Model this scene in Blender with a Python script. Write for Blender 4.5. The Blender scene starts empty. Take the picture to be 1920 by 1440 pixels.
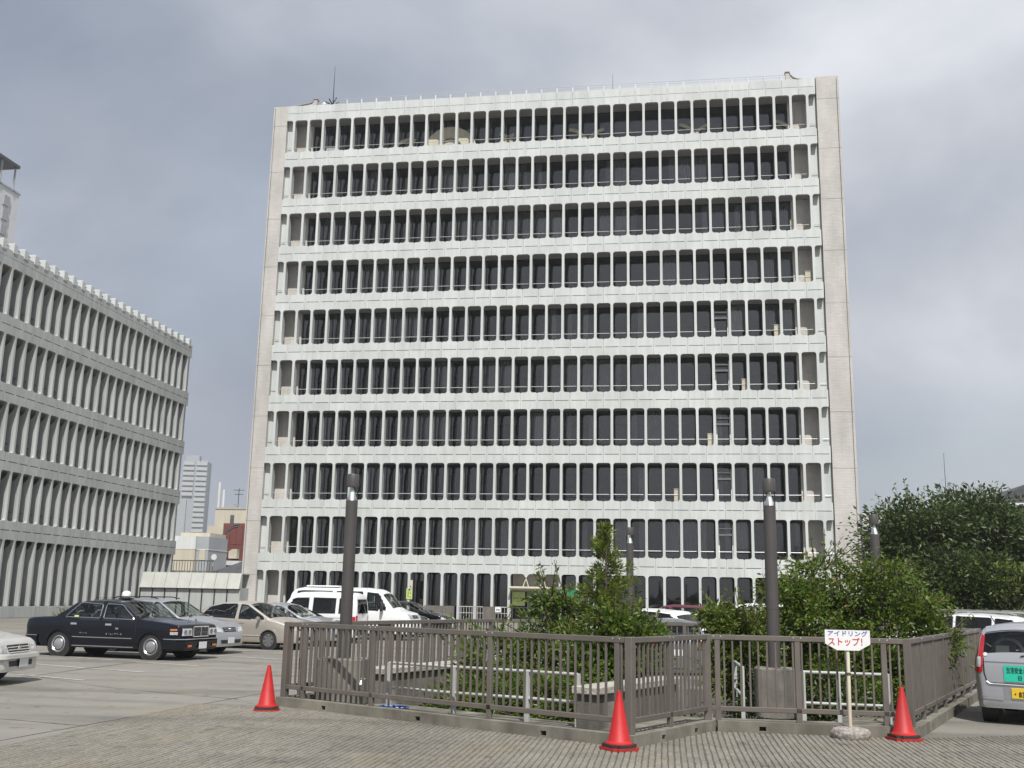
import bpy, bmesh, math, random
import numpy as np
from mathutils import Vector, Matrix
R = math.radians
scene = bpy.context.scene
COL = scene.collection
random.seed(7); rng = np.random.default_rng(11)

# ------------------------------------------------------------------ camera
cam_data = bpy.data.cameras.new('camera')
cam = bpy.data.objects.new('camera', cam_data); COL.objects.link(cam)
PITCH, YAW, ROLL, EYE = R(11.61), R(8.753), R(1.106), 1.75
fwd = Vector((-math.sin(YAW)*math.cos(PITCH), math.cos(YAW)*math.cos(PITCH), math.sin(PITCH)))
rgt = Vector((math.cos(YAW), math.sin(YAW), 0)); upv = rgt.cross(fwd)
c_, s_ = math.cos(ROLL), math.sin(ROLL)
rgt, upv = c_*rgt + s_*upv, -s_*rgt + c_*upv
M = Matrix((rgt, upv, -fwd)).transposed().to_4x4(); M.translation = (0, 0, EYE)
cam.matrix_world = M
cam_data.sensor_fit = 'HORIZONTAL'; cam_data.sensor_width = 36.0
cam_data.lens = 36.0*1941.9/1920.0
cam_data.clip_start = 0.1; cam_data.clip_end = 4000
scene.camera = cam

# ------------------------------------------------------------------ sky, sun, exposure
SUN_EL, SUN_AZ = R(54.0), R(163.0)          # azimuth clockwise from +Y
world = bpy.data.worlds.new('World'); scene.world = world; world.use_nodes = True
nt = world.node_tree; nt.nodes.clear()
def wn(t, **k):
    n = nt.nodes.new(t)
    for a, b in k.items(): setattr(n, a, b)
    return n
wout = wn('ShaderNodeOutputWorld'); bg = wn('ShaderNodeBackground'); bg.inputs[1].default_value = 0.1
sky = wn('ShaderNodeTexSky', sky_type='NISHITA'); sky.sun_disc = False
sky.sun_elevation = SUN_EL; sky.sun_rotation = SUN_AZ
sky.air_density = 1.3; sky.dust_density = 2.0; sky.ozone_density = 1.0
tc = wn('ShaderNodeTexCoord'); sep = wn('ShaderNodeSeparateXYZ'); nt.links.new(tc.outputs['Generated'], sep.inputs[0])
def wmath(op, a, b=None):
    n = wn('ShaderNodeMath', operation=op)
    for i, v in enumerate((a, b)):
        if v is None: continue
        if isinstance(v, (int, float)): n.inputs[i].default_value = v
        else: nt.links.new(v, n.inputs[i])
    return n.outputs[0]
zz = wmath('ADD', wmath('MAXIMUM', sep.outputs[2], 0.0), 0.55)
px_ = wmath('DIVIDE', sep.outputs[0], zz); py_ = wmath('DIVIDE', sep.outputs[1], zz)
comb = wn('ShaderNodeCombineXYZ'); nt.links.new(px_, comb.inputs[0]); nt.links.new(py_, comb.inputs[1])
def wnoise(scale, detail, off, rough=0.55):
    mp = wn('ShaderNodeMapping'); mp.inputs['Location'].default_value = off
    nt.links.new(comb.outputs[0], mp.inputs[0])
    n = wn('ShaderNodeTexNoise'); n.inputs['Scale'].default_value = scale; n.inputs['Detail'].default_value = detail
    n.inputs['Roughness'].default_value = rough; n.inputs['Distortion'].default_value = 0.15
    nt.links.new(mp.outputs[0], n.inputs['Vector']); return n.outputs['Fac']
def wramp(f, pts):
    r = wn('ShaderNodeValToRGB'); e = r.color_ramp.elements
    while len(e) < len(pts): e.new(0.5)
    for k, (p, c) in enumerate(pts): e[k].position = p; e[k].color = (*c, 1)
    nt.links.new(f, r.inputs[0]); return r.outputs[0]
def wmix(f, a, b):
    m = wn('ShaderNodeMix', data_type='RGBA')
    for s, v in ((m.inputs[0], f), (m.inputs[6], a), (m.inputs[7], b)):
        if isinstance(v, (int, float)): s.default_value = v
        elif isinstance(v, tuple): s.default_value = v
        else: nt.links.new(v, s)
    return m.outputs[2]
SKYOFF = (7.78, 6.84, 0)
big = wnoise(0.42, 2, SKYOFF, 0.4)
puff = wnoise(2.4, 6, (9.4, 4.9, 0), 0.50)
cf = wmath('ADD', wmath('MULTIPLY', big, 0.58), wmath('MULTIPLY', puff, 0.42))
cl1 = wramp(cf, [(0.38, (2.0, 2.4, 3.15)), (0.46, (3.1, 3.45, 4.15)), (0.53, (4.6, 4.85, 5.4)), (0.62, (7.2, 7.4, 7.75))])
mask = wramp(wnoise(0.9, 4, (7.3, 2.2, 0)), [(0.30, (0.35, 0.35, 0.35)), (0.52, (1, 1, 1))])
clouds = wmix(mask, sky.outputs[0], cl1)
# pale haze towards the horizon
hz = wramp(wmath('MAXIMUM', sep.outputs[2], 0.0), [(0.0, (1, 1, 1)), (0.28, (0.25, 0.25, 0.25)), (0.6, (0, 0, 0))])
hazec = wmix(wmath('MULTIPLY', hz, 0.75), clouds, (3.6, 3.82, 4.25, 1))
nt.links.new(hazec, bg.inputs[0]); nt.links.new(bg.outputs[0], wout.inputs[0])

sun_d = bpy.data.lights.new('sun', 'SUN'); sun_d.energy = 4.0; sun_d.angle = R(0.6); sun_d.color = (1.0, 0.97, 0.925)
sun = bpy.data.objects.new('sun', sun_d); COL.objects.link(sun)
to_sun = Vector((math.sin(SUN_AZ)*math.cos(SUN_EL), math.cos(SUN_AZ)*math.cos(SUN_EL), math.sin(SUN_EL)))
sun.rotation_euler = to_sun.to_track_quat('Z', 'Y').to_euler(); sun.location = to_sun*200
vs = scene.view_settings
scene.display_settings.display_device = 'sRGB'
vs.view_transform = 'Standard'; vs.look = 'None'; vs.exposure = 0.3; vs.gamma = 1.0; vs.use_curve_mapping = False
scene.cycles.max_bounces = 8; scene.cycles.transparent_max_bounces = 24
scene.cycles.diffuse_bounces = 3; scene.cycles.glossy_bounces = 4; scene.cycles.caustics_reflective = False

# ------------------------------------------------------------------ materials
def new_mat(name):
    m = bpy.data.materials.new(name); m.use_nodes = True
    n = m.node_tree; b = n.nodes['Principled BSDF']
    return m, n, b
def mat(name, col, rough=0.6, metal=0.0, var=0.12, scale=2.0, bump=0.0, bscale=30.0, streak=0.0, coat=0.0, spec=0.5,
        perobj=0.0, stain=None, stain_amt=0.0, island=0.0):
    m, n, b = new_mat(name); L = n.links.new
    b.inputs['Roughness'].default_value = rough; b.inputs['Metallic'].default_value = metal
    b.inputs['Specular IOR Level'].default_value = spec
    b.inputs['Coat Weight'].default_value = coat; b.inputs['Coat Roughness'].default_value = 0.04
    geo = n.nodes.new('ShaderNodeNewGeometry')
    def noise(sc, stretch=(1, 1, 1), det=4):
        mp = n.nodes.new('ShaderNodeMapping'); mp.inputs['Scale'].default_value = stretch
        L(geo.outputs['Position'], mp.inputs[0])
        t = n.nodes.new('ShaderNodeTexNoise'); t.inputs['Scale'].default_value = sc; t.inputs['Detail'].default_value = det
        L(mp.outputs[0], t.inputs['Vector']); return t.outputs['Fac']
    def mul(cin, fac_out, lo, hi):
        mr = n.nodes.new('ShaderNodeMapRange'); L(fac_out, mr.inputs[0])
        mr.inputs[1].default_value = 0.3; mr.inputs[2].default_value = 0.7
        mr.inputs[3].default_value = lo; mr.inputs[4].default_value = hi
        v = n.nodes.new('ShaderNodeVectorMath'); v.operation = 'SCALE'
        if isinstance(cin, tuple): v.inputs[0].default_value = cin
        else: L(cin, v.inputs[0])
        L(mr.outputs[0], v.inputs['Scale']); return v.outputs[0]
    c = tuple(col)
    if var: c = mul(c, noise(scale), 1-var, 1+var)
    if streak: c = mul(c, noise(2.2, (1.6, 1.6, 0.12)), 1-streak, 1+streak*0.4)
    if perobj:
        oi = n.nodes.new('ShaderNodeObjectInfo'); mr = n.nodes.new('ShaderNodeMapRange'); L(oi.outputs['Random'], mr.inputs[0])
        mr.inputs[3].default_value = 1-perobj; mr.inputs[4].default_value = 1+perobj
        v = n.nodes.new('ShaderNodeVectorMath'); v.operation = 'SCALE'
        if isinstance(c, tuple): v.inputs[0].default_value = c
        else: L(c, v.inputs[0])
        L(mr.outputs[0], v.inputs['Scale']); c = v.outputs[0]
    if stain:
        mr = n.nodes.new('ShaderNodeMapRange'); L(noise(1.3, (1, 1, 0.35), 6), mr.inputs[0])
        mr.inputs[1].default_value = 0.5; mr.inputs[2].default_value = 0.68; mr.inputs[3].default_value = 0; mr.inputs[4].default_value = stain_amt
        mx = n.nodes.new('ShaderNodeMix'); mx.data_type = 'RGBA'; L(mr.outputs[0], mx.inputs[0])
        if isinstance(c, tuple): mx.inputs[6].default_value = (*c, 1)
        else: L(c, mx.inputs[6])
        mx.inputs[7].default_value = (*stain, 1); c = mx.outputs[2]
    if isinstance(c, tuple): b.inputs['Base Color'].default_value = (*c, 1)
    else: L(c, b.inputs['Base Color'])
    if bump:
        bp = n.nodes.new('ShaderNodeBump'); bp.inputs['Strength'].default_value = bump; bp.inputs['Distance'].default_value = 0.02
        L(noise(bscale, det=5), bp.inputs['Height']); L(bp.outputs[0], b.inputs['Normal'])
    return m
def leaf_mat(name, col, alt, trans=0.35):
    m, n, b = new_mat(name); L = n.links.new
    geo = n.nodes.new('ShaderNodeNewGeometry')
    rp = n.nodes.new('ShaderNodeValToRGB'); e = rp.color_ramp.elements
    e.new(0.5); e.new(0.93)
    e[0].position = 0; e[0].color = (*[v*0.65 for v in col], 1); e[1].position = 0.5; e[1].color = (*col, 1)
    e[2].position = 0.9; e[2].color = (*[v*1.4 for v in col], 1); e[3].position = 1.0; e[3].color = (*alt, 1)
    L(geo.outputs['Random Per Island'], rp.inputs[0]); L(rp.outputs[0], b.inputs['Base Color'])
    b.inputs['Roughness'].default_value = 0.42; b.inputs['Specular IOR Level'].default_value = 0.45
    tr = n.nodes.new('ShaderNodeBsdfTranslucent'); L(rp.outputs[0], tr.inputs[0])
    mx = n.nodes.new('ShaderNodeMixShader'); mx.inputs[0].default_value = trans
    L(b.outputs[0], mx.inputs[1]); L(tr.outputs[0], mx.inputs[2]); L(mx.outputs[0], n.nodes['Material Output'].inputs[0])
    return m
def glass_mat(name, tint, refl_ior=1.9, rough=0.015):
    m = bpy.data.materials.new(name); m.use_nodes = True; n = m.node_tree; n.nodes.clear(); L = n.links.new
    out = n.nodes.new('ShaderNodeOutputMaterial'); mx = n.nodes.new('ShaderNodeMixShader')
    tr = n.nodes.new('ShaderNodeBsdfTransparent'); tr.inputs[0].default_value = (*tint, 1)
    gl = n.nodes.new('ShaderNodeBsdfGlossy'); gl.inputs['Roughness'].default_value = rough
    geo = n.nodes.new('ShaderNodeNewGeometry'); t = n.nodes.new('ShaderNodeTexNoise'); t.inputs['Scale'].default_value = 0.9; t.inputs['Detail'].default_value = 1
    bp = n.nodes.new('ShaderNodeBump'); bp.inputs['Strength'].default_value = 0.02; bp.inputs['Distance'].default_value = 0.03
    L(geo.outputs['Position'], t.inputs['Vector']); L(t.outputs[0], bp.inputs['Height']); L(bp.outputs[0], gl.inputs['Normal'])
    fr = n.nodes.new('ShaderNodeFresnel'); fr.inputs[0].default_value = refl_ior
    L(fr.outputs[0], mx.inputs[0]); L(tr.outputs[0], mx.inputs[1]); L(gl.outputs[0], mx.inputs[2]); L(mx.outputs[0], out.inputs[0])
    return m
MT = {}
MT['panel'] = mat('painted precast concrete', (0.55, 0.574, 0.556), 0.7, var=0.05, scale=0.6, streak=0.10, bump=0.05, bscale=25, perobj=0.055, stain=(0.40, 0.41, 0.39), stain_amt=0.18)
MT['panel_grey'] = mat('grey painted precast', (0.445, 0.46, 0.445), 0.75, var=0.06, scale=0.6, streak=0.16, bump=0.05, bscale=25, perobj=0.04)
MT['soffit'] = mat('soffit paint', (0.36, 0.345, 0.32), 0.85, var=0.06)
MT['metal_rail'] = mat('rail metal', (0.55, 0.57, 0.56), 0.4, 0.3, var=0.05)
MT['mullion'] = mat('dark mullion', (0.05, 0.05, 0.05), 0.4, 0.4, var=0.05)
MT['white_frame'] = mat('white door frame', (0.80, 0.81, 0.80), 0.5, var=0.05)
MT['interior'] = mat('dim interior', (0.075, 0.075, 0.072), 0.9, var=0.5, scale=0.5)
MT['curtain'] = mat('grey curtain', (0.58, 0.59, 0.58), 0.9, var=0.1, perobj=0.35)
MT['cream'] = mat('cream plaster', (0.58, 0.54, 0.42), 0.8, var=0.08, streak=0.08)
MT['glass'] = glass_mat('window glass', (0.80, 0.84, 0.84), 2.1)
MT['car_glass'] = glass_mat('car glass', (0.74, 0.80, 0.77), 1.55, 0.0)
MT['dark_car_glass'] = glass_mat('tinted car glass', (0.12, 0.13, 0.13), 1.6, 0.0)
MT['fence'] = mat('brown painted steel', (0.135, 0.119, 0.104), 0.45, var=0.10, scale=4, streak=0.08, perobj=0.06, stain=(0.16, 0.12, 0.09), stain_amt=0.35)
MT['kerb'] = mat('kerb concrete', (0.205, 0.19, 0.155), 0.9, var=0.25, scale=3, bump=0.35, bscale=60, streak=0.3, stain=(0.085, 0.075, 0.055), stain_amt=0.85)
MT['old_conc'] = mat('stained concrete', (0.21, 0.197, 0.17), 0.9, var=0.25, scale=2.5, bump=0.4, bscale=40, streak=0.55, stain=(0.07, 0.065, 0.055), stain_amt=0.7)
MT['coping'] = mat('rough coping', (0.40, 0.375, 0.33), 0.9, var=0.25, scale=9, bump=0.9, bscale=30)
MT['lamp'] = mat('dark grey lamp metal', (0.085, 0.078, 0.075), 0.45, 0.2, var=0.08, scale=3)
MT['steel'] = mat('polished steel', (0.92, 0.92, 0.92), 0.45, 0.55, var=0.04)
MT['reflector'] = mat('white lamp reflector', (0.90, 0.90, 0.90), 0.25, 0.15, var=0, spec=0.8)
MT['lens'] = glass_mat('lamp lens', (0.93, 0.94, 0.93), 1.2, 0.02)
MT['white_paint'] = mat('white painted steel', (0.44, 0.45, 0.44), 0.55, var=0.10, stain=(0.30, 0.24, 0.18), stain_amt=0.4)
MT['cream_paint'] = mat('chipped cream paint', (0.66, 0.62, 0.50), 0.5, var=0.08, stain=(0.20, 0.10, 0.05), stain_amt=0.5)
MT['cone'] = mat('red orange plastic', (0.46, 0.011, 0.012), 0.55, var=0.14, scale=5, stain=(0.30, 0.03, 0.025), stain_amt=0.7)
MT['cone_base'] = mat('cone base red', (0.38, 0.025, 0.02), 0.6, var=0.15, scale=9)
MT['rubber'] = mat('black rubber', (0.028, 0.027, 0.028), 0.75, var=0.2, scale=8)
MT['board'] = mat('white sign board', (0.78, 0.78, 0.77), 0.45, var=0.03)
MT['blue_ink'] = mat('blue ink', (0.06, 0.10, 0.36), 0.5, var=0)
MT['red_ink'] = mat('red ink', (0.50, 0.03, 0.03), 0.5, var=0)
MT['black_ink'] = mat('black ink', (0.015, 0.015, 0.015), 0.5, var=0)
MT['stone'] = mat('rough stone', (0.34, 0.31, 0.28), 0.95, var=0.45, scale=22, bump=1.0, bscale=45)
MT['leaf'] = leaf_mat('broad leaves', (0.105, 0.170, 0.024), (0.22, 0.14, 0.03), 0.42)
MT['maple'] = leaf_mat('maple leaves', (0.120, 0.185, 0.026), (0.24, 0.13, 0.03), 0.45)
MT['leaf_yellow'] = leaf_mat('light leaves', (0.14, 0.20, 0.03), (0.22, 0.15, 0.03), 0.42)
MT['leaf_dark'] = leaf_mat('dark leaves', (0.056, 0.088, 0.020), (0.10, 0.095, 0.03), 0.25)
MT['needle'] = leaf_mat('feathery leaves', (0.165, 0.225, 0.036), (0.25, 0.22, 0.05), 0.45)
MT['bark'] = mat('bark', (0.10, 0.08, 0.06), 0.95, var=0.3, scale=12, bump=0.8, bscale=40)
MT['soil'] = mat('planter soil', (0.10, 0.085, 0.065), 1.0, var=0.4, scale=5, bump=0.8, bscale=25)
MT['line'] = mat('worn white paint', (0.50, 0.50, 0.47), 0.8, var=0.25, scale=9, stain=(0.30, 0.29, 0.26), stain_amt=0.9)
MT['joint'] = mat('joint sealant', (0.095, 0.09, 0.08), 0.9, var=0.3, scale=3)
MT['roof_dark'] = mat('slate roof', (0.065, 0.068, 0.075), 0.75, var=0.15, scale=2)
MT['tile_red'] = mat('maroon tile cladding', (0.155, 0.045, 0.038), 0.6, var=0.12, scale=1)
MT['wall_white'] = mat('white wall', (0.62, 0.63, 0.62), 0.8, var=0.06, scale=0.4, streak=0.08)
MT['wall_grey'] = mat('grey wall', (0.34, 0.36, 0.37), 0.8, var=0.06, scale=0.4)
MT['wall_cream'] = mat('cream wall', (0.52, 0.48, 0.38), 0.85, var=0.08, scale=0.4, streak=0.10)
MT['metal_clad'] = mat('pale metal cladding', (0.50, 0.51, 0.47), 0.5, 0.1, var=0.06, scale=1.2, streak=0.08, perobj=0.03)
MT['clad_grey'] = mat('grey cladding', (0.42, 0.44, 0.43), 0.6, var=0.06, scale=1.2, streak=0.08)
MT['far_window'] = mat('far window', (0.07, 0.08, 0.09), 0.15, var=0.2, spec=0.8)
MT['sign_yellow'] = mat('yellow green sign', (0.50, 0.58, 0.19), 0.5, var=0.05)
MT['brick_dark'] = mat('dark parapet', (0.15, 0.135, 0.12), 0.85, var=0.15, scale=1.5, streak=0.15)
MT['hose'] = mat('blue hose', (0.04, 0.13, 0.42), 0.4, var=0.1)
# stone-clad end walls: fine horizontal texture
def stone_wall():
    m, n, b = new_mat('travertine end wall'); L = n.links.new
    geo = n.nodes.new('ShaderNodeNewGeometry')
    sp = n.nodes.new('ShaderNodeSeparateXYZ'); L(geo.outputs['Position'], sp.inputs[0])
    ad = n.nodes.new('ShaderNodeMath'); ad.operation = 'ADD'; L(sp.outputs[0], ad.inputs[0]); L(sp.outputs[1], ad.inputs[1])
    cb = n.nodes.new('ShaderNodeCombineXYZ'); L(ad.outputs[0], cb.inputs[0]); L(sp.outputs[2], cb.inputs[1])
    br = n.nodes.new('ShaderNodeTexBrick'); L(cb.outputs[0], br.inputs['Vector'])
    br.inputs['Scale'].default_value = 1.0; br.inputs['Brick Width'].default_value = 0.42; br.inputs['Row Height'].default_value = 0.11
    br.inputs['Mortar Size'].default_value = 0.012; br.inputs['Bias'].default_value = 0.0
    br.inputs['Color1'].default_value = (0.545, 0.53, 0.50, 1); br.inputs['Color2'].default_value = (0.50, 0.48, 0.45, 1)
    br.inputs['Mortar'].default_value = (0.45, 0.425, 0.395, 1)
    mp = n.nodes.new('ShaderNodeMapping'); mp.inputs['Scale'].default_value = (0.8, 0.8, 0.25); L(geo.outputs['Position'], mp.inputs[0])
    t = n.nodes.new('ShaderNodeTexNoise'); t.inputs['Scale'].default_value = 1.2; t.inputs['Detail'].default_value = 6; L(mp.outputs[0], t.inputs['Vector'])
    mr = n.nodes.new('ShaderNodeMapRange'); L(t.outputs[0], mr.inputs[0]); mr.inputs[1].default_value = .35; mr.inputs[2].default_value = .7
    mr.inputs[3].default_value = 1.08; mr.inputs[4].default_value = 0.84
    v = n.nodes.new('ShaderNodeVectorMath'); v.operation = 'SCALE'; L(br.outputs['Color'], v.inputs[0]); L(mr.outputs[0], v.inputs['Scale'])
    L(v.outputs[0], b.inputs['Base Color']); b.inputs['Roughness'].default_value = 0.85
    bp = n.nodes.new('ShaderNodeBump'); bp.inputs['Strength'].default_value = 0.5; bp.inputs['Distance'].default_value = 0.01
    L(br.outputs['Fac'], bp.inputs['Height']); bp.invert = True; L(bp.outputs[0], b.inputs['Normal'])
    return m
MT['stone_wall'] = stone_wall()
MT['core'] = mat('pale stone core wall', (0.60, 0.57, 0.52), 0.9, var=0.10, scale=1.5, streak=0.12)
def ground_mat(name, base, grain=0.10, ysc=1.0):
    m, n, b = new_mat(name); L = n.links.new
    geo = n.nodes.new('ShaderNodeNewGeometry')
    def noise(sc, st=(1, 1, 1), det=5, w=0.0):
        mp = n.nodes.new('ShaderNodeMapping'); mp.inputs['Scale'].default_value = st; mp.inputs['Location'].default_value = (w, w, 0)
        L(geo.outputs['Position'], mp.inputs[0])
        t = n.nodes.new('ShaderNodeTexNoise'); t.inputs['Scale'].default_value = sc; t.inputs['Detail'].default_value = det
        L(mp.outputs[0], t.inputs['Vector']); return t.outputs['Fac']
    def rng_(o, a, bb, lo, hi):
        mr = n.nodes.new('ShaderNodeMapRange'); L(o, mr.inputs[0]); mr.inputs[1].default_value = a; mr.inputs[2].default_value = bb
        mr.inputs[3].default_value = lo; mr.inputs[4].default_value = hi; return mr.outputs[0]
    def mult(a, c):
        q = n.nodes.new('ShaderNodeMath'); q.operation = 'MULTIPLY'; L(a, q.inputs[0]); L(c, q.inputs[1]); return q.outputs[0]
    f = mult(rng_(noise(0.16, det=6), .3, .7, .86, 1.12), rng_(noise(1.3, det=6, w=5), .3, .7, .90, 1.08))
    f = mult(f, rng_(noise(45, det=3), .3, .7, 1-grain, 1+grain))
    f = mult(f, rng_(noise(0.55, (0.35, 1.6, 1), 6, 9), .50, .68, 1.0, 0.66))    # tyre-dark smears
    f = mult(f, rng_(noise(3.4, det=2, w=21), .63, .70, 1.0, 0.68))              # oil spots
    v = n.nodes.new('ShaderNodeVectorMath'); v.operation = 'SCALE'; v.inputs[0].default_value = base; L(f, v.inputs['Scale'])
    mx = n.nodes.new('ShaderNodeMix'); mx.data_type = 'RGBA'; L(rng_(noise(0.8, det=6, w=33), .52, .72, 0, 0.5), mx.inputs[0])
    L(v.outputs[0], mx.inputs[6]); mx.inputs[7].default_value = (base[0]*1.08, base[1]*0.98, base[2]*0.76, 1)
    L(mx.outputs[2], b.inputs['Base Color']); b.inputs['Roughness'].default_value = 0.9
    if ysc != 1.0:
        rv = rng_(geo.outputs['Random Per Island'], 0, 1, .90, 1.09); v2 = n.nodes.new('ShaderNodeVectorMath'); v2.operation = 'SCALE'; L(mx.outputs[2], v2.inputs[0]); L(rv, v2.inputs['Scale']); L(v2.outputs[0], b.inputs['Base Color'])
    bp = n.nodes.new('ShaderNodeBump'); bp.inputs['Strength'].default_value = 0.35; bp.inputs['Distance'].default_value = 0.01
    L(noise(60, det=4), bp.inputs['Height']); L(bp.outputs[0], b.inputs['Normal'])
    return m
MT['ground'] = ground_mat('parking deck concrete', (0.218, 0.206, 0.180))
MT['rib'] = ground_mat('grooved concrete', (0.212, 0.197, 0.164), 0.25, 2.0)
MT['groove'] = ground_mat('groove dirt', (0.10, 0.094, 0.078), 0.35)

# ------------------------------------------------------------------ object helpers
def finish(me, angle=35):
    me.validate()
    for p in me.polygons: p.use_smooth = True
    me.set_sharp_from_angle(angle=R(angle))
    return me
def to_mesh(name, bm, angle=35):
    if isinstance(bm, bpy.types.Mesh): return bm
    bmesh.ops.recalc_face_normals(bm, faces=bm.faces[:])
    me = bpy.data.meshes.new(name); bm.to_mesh(me); bm.free()
    return finish(me, angle)
def O(name, geom, m=None, parent=None, loc=(0, 0, 0), rot=(0, 0, 0), kind=None, label=None):
    me = to_mesh(name, geom)
    if m is not None and len(me.materials) == 0:
        for k in (m if isinstance(m, (list, tuple)) else [m]): me.materials.append(MT[k] if isinstance(k, str) else k)
    o = bpy.data.objects.new(name, me); COL.objects.link(o)
    o.location = loc; o.rotation_euler = rot
    if parent: o.parent = parent
    if kind: o['kind'] = kind
    if label: o['label'] = label
    return o
def tag(o, label, cat, group=None):
    o['label'] = label; o['category'] = cat
    if group: o['group'] = group
    return o
def T(name, label, cat, loc=(0, 0, 0), rz=0, group=None, sc=1.0):
    o = bpy.data.objects.new(name, None); COL.objects.link(o); o.empty_display_size = 0.3
    o.location = loc; o.rotation_euler = (0, 0, rz); o.scale = (sc, sc, sc)
    return tag(o, label, cat, group)
def copy_tree(o, parent=None):
    c = o.copy(); COL.objects.link(c); c.parent = parent
    for ch in list(o.children): copy_tree(ch, c)
    return c
def BM(): return bmesh.new()
def box(bm, c, s, rz=0.0, mi=0, M=None):
    x, y, z = s[0]/2, s[1]/2, s[2]/2; ca, sa = math.cos(rz), math.sin(rz); vs_ = []
    for dx in (-x, x):
        for dy in (-y, y):
            for dz in (-z, z):
                p = Vector((c[0]+dx*ca-dy*sa, c[1]+dx*sa+dy*ca, c[2]+dz))
                vs_.append(bm.verts.new(M @ p if M else p))
    for f in ((0, 1, 3, 2), (4, 6, 7, 5), (0, 4, 5, 1), (2, 3, 7, 6), (0, 2, 6, 4), (1, 5, 7, 3)):
        fc = bm.faces.new([vs_[i] for i in f]); fc.material_index = mi
    return vs_
def bbox_bm(c, s, bev=0.0, rz=0.0, seg=1):
    bm = BM(); box(bm, c, s, rz)
    if bev: bmesh.ops.bevel(bm, geom=bm.edges[:], offset=bev, segments=seg, affect='EDGES', profile=0.5)
    return bm
def tube(bm, pts, r, n=8, mi=0, caps=True):
    pts = [Vector(p) for p in pts]; rings = []
    rs = r if isinstance(r, (list, tuple)) else [r]*len(pts)
    for i, p in enumerate(pts):
        d = (pts[min(i+1, len(pts)-1)] - pts[max(i-1, 0)]).normalized()
        u = d.cross(Vector((0, 0, 1)) if abs(d.z) < 0.9 else Vector((1, 0, 0))).normalized(); v = d.cross(u)
        rings.append([bm.verts.new(p + rs[i]*(math.cos(2*math.pi*k/n)*u + math.sin(2*math.pi*k/n)*v)) for k in range(n)])
    for a, b in zip(rings, rings[1:]):
        for k in range(n):
            f = bm.faces.new((a[k], a[(k+1) % n], b[(k+1) % n], b[k])); f.material_index = mi
    if caps:
        bm.faces.new(rings[0][::-1]).material_index = mi; bm.faces.new(rings[-1]).material_index = mi
def lathe(bm, prof, n=24, axis='Z', c=(0, 0, 0), mi=0, squash=None):
    rings = []
    for r, z in prof:
        ring = []
        for k in range(n):
            a = 2*math.pi*k/n; x, y = r*math.cos(a), r*math.sin(a)
            p = (x, y, z) if axis == 'Z' else (x, z, y) if axis == 'Y' else (z, x, y)
            ring.append(bm.verts.new((p[0]+c[0], p[1]+c[1], p[2]+c[2])))
        rings.append(ring)
    for a, b in zip(rings, rings[1:]):
        for k in range(n):
            bm.faces.new((a[k], a[(k+1) % n], b[(k+1) % n], b[k])).material_index = mi
    if prof[0][0] > 1e-6: bm.faces.new(rings[0][::-1]).material_index = mi
    if prof[-1][0] > 1e-6: bm.faces.new(rings[-1]).material_index = mi
    bmesh.ops.remove_doubles(bm, verts=bm.verts[:], dist=1e-6)
def prism(bm, pts, d0, d1, plane='XZ', mi=0):
    """outline pts in a plane, extruded between d0 and d1 on the remaining axis"""
    def P(a, b, d): return (a, d, b) if plane == 'XZ' else (d, a, b) if plane == 'YZ' else (a, b, d)
    A = [bm.verts.new(P(a, b, d0)) for a, b in pts]; B = [bm.verts.new(P(a, b, d1)) for a, b in pts]
    bm.faces.new(A).material_index = mi; bm.faces.new(B[::-1]).material_index = mi
    n = len(pts)
    for i in range(n): bm.faces.new((A[i], B[i], B[(i+1) % n], A[(i+1) % n])).material_index = mi
_txt = {}
def text_mesh(s, size):
    cu = bpy.data.curves.new('lettering', 'FONT'); cu.body = s; cu.size = size; cu.align_x = 'CENTER'; cu.align_y = 'CENTER'; cu.resolution_u = 3
    cu.extrude = 0.001; cu.offset = size*0.012
    o = bpy.data.objects.new('lettering', cu); COL.objects.link(o)
    dg = bpy.context.evaluated_depsgraph_get(); me = bpy.data.meshes.new_from_object(o.evaluated_get(dg))
    bpy.data.objects.remove(o); bpy.data.curves.remove(cu)
    return me
TXT = {k: text_mesh(s, z) for k, s, z in (('idling', 'アイドリング', 0.112), ('stop', 'ストップ！', 0.148), ('patrol', '生活安全パトロール', 0.105), ('patrol2', '日　進', 0.085), ('plate', '・831', 0.16))}
# ------------------------------------------------------------------ ground and pit outline
PA, PK1, PK2, PK3, PC, PB = [Vector(p) for p in ((-6.13, 16.13), (-.46, 13.02), (.55, 14.98), (3.23, 15.01), (6.4, 23.2), (-3.8, 22.2))]
PIT = [PA, PK1, PK2, PK3, PC, PB]
def offset_poly(P, d):
    out = []; n = len(P)
    for i in range(n):
        a, b, c = P[i-1], P[i], P[(i+1) % n]
        u = (b-a).normalized(); v = (c-b).normalized()
        nu, nv = Vector((-u.y, u.x)), Vector((-v.y, v.x)); m = (nu+nv); m = m/m.length_squared*2
        out.append(b+m*d)
    return out
HOLE = offset_poly(PIT, 1.15)
bm = BM()
S = 820
outer = [bm.verts.new((x, y, 0)) for x, y in ((-S, -S), (S, -S), (S, S), (-S, S))]
inner = [bm.verts.new((p.x, p.y, 0)) for p in HOLE]
ed = [bm.edges.new((L_[i], L_[(i+1) % len(L_)])) for L_ in (outer, inner) for i in range(len(L_))]
bmesh.ops.triangle_fill(bm, edges=ed, use_beauty=True)
for f in bm.faces:
    if f.normal.z < 0: f.normal_flip()
me = bpy.data.meshes.new('ground'); bm.to_mesh(me); bm.free()
O('ground', me, 'ground', kind='structure')
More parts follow.
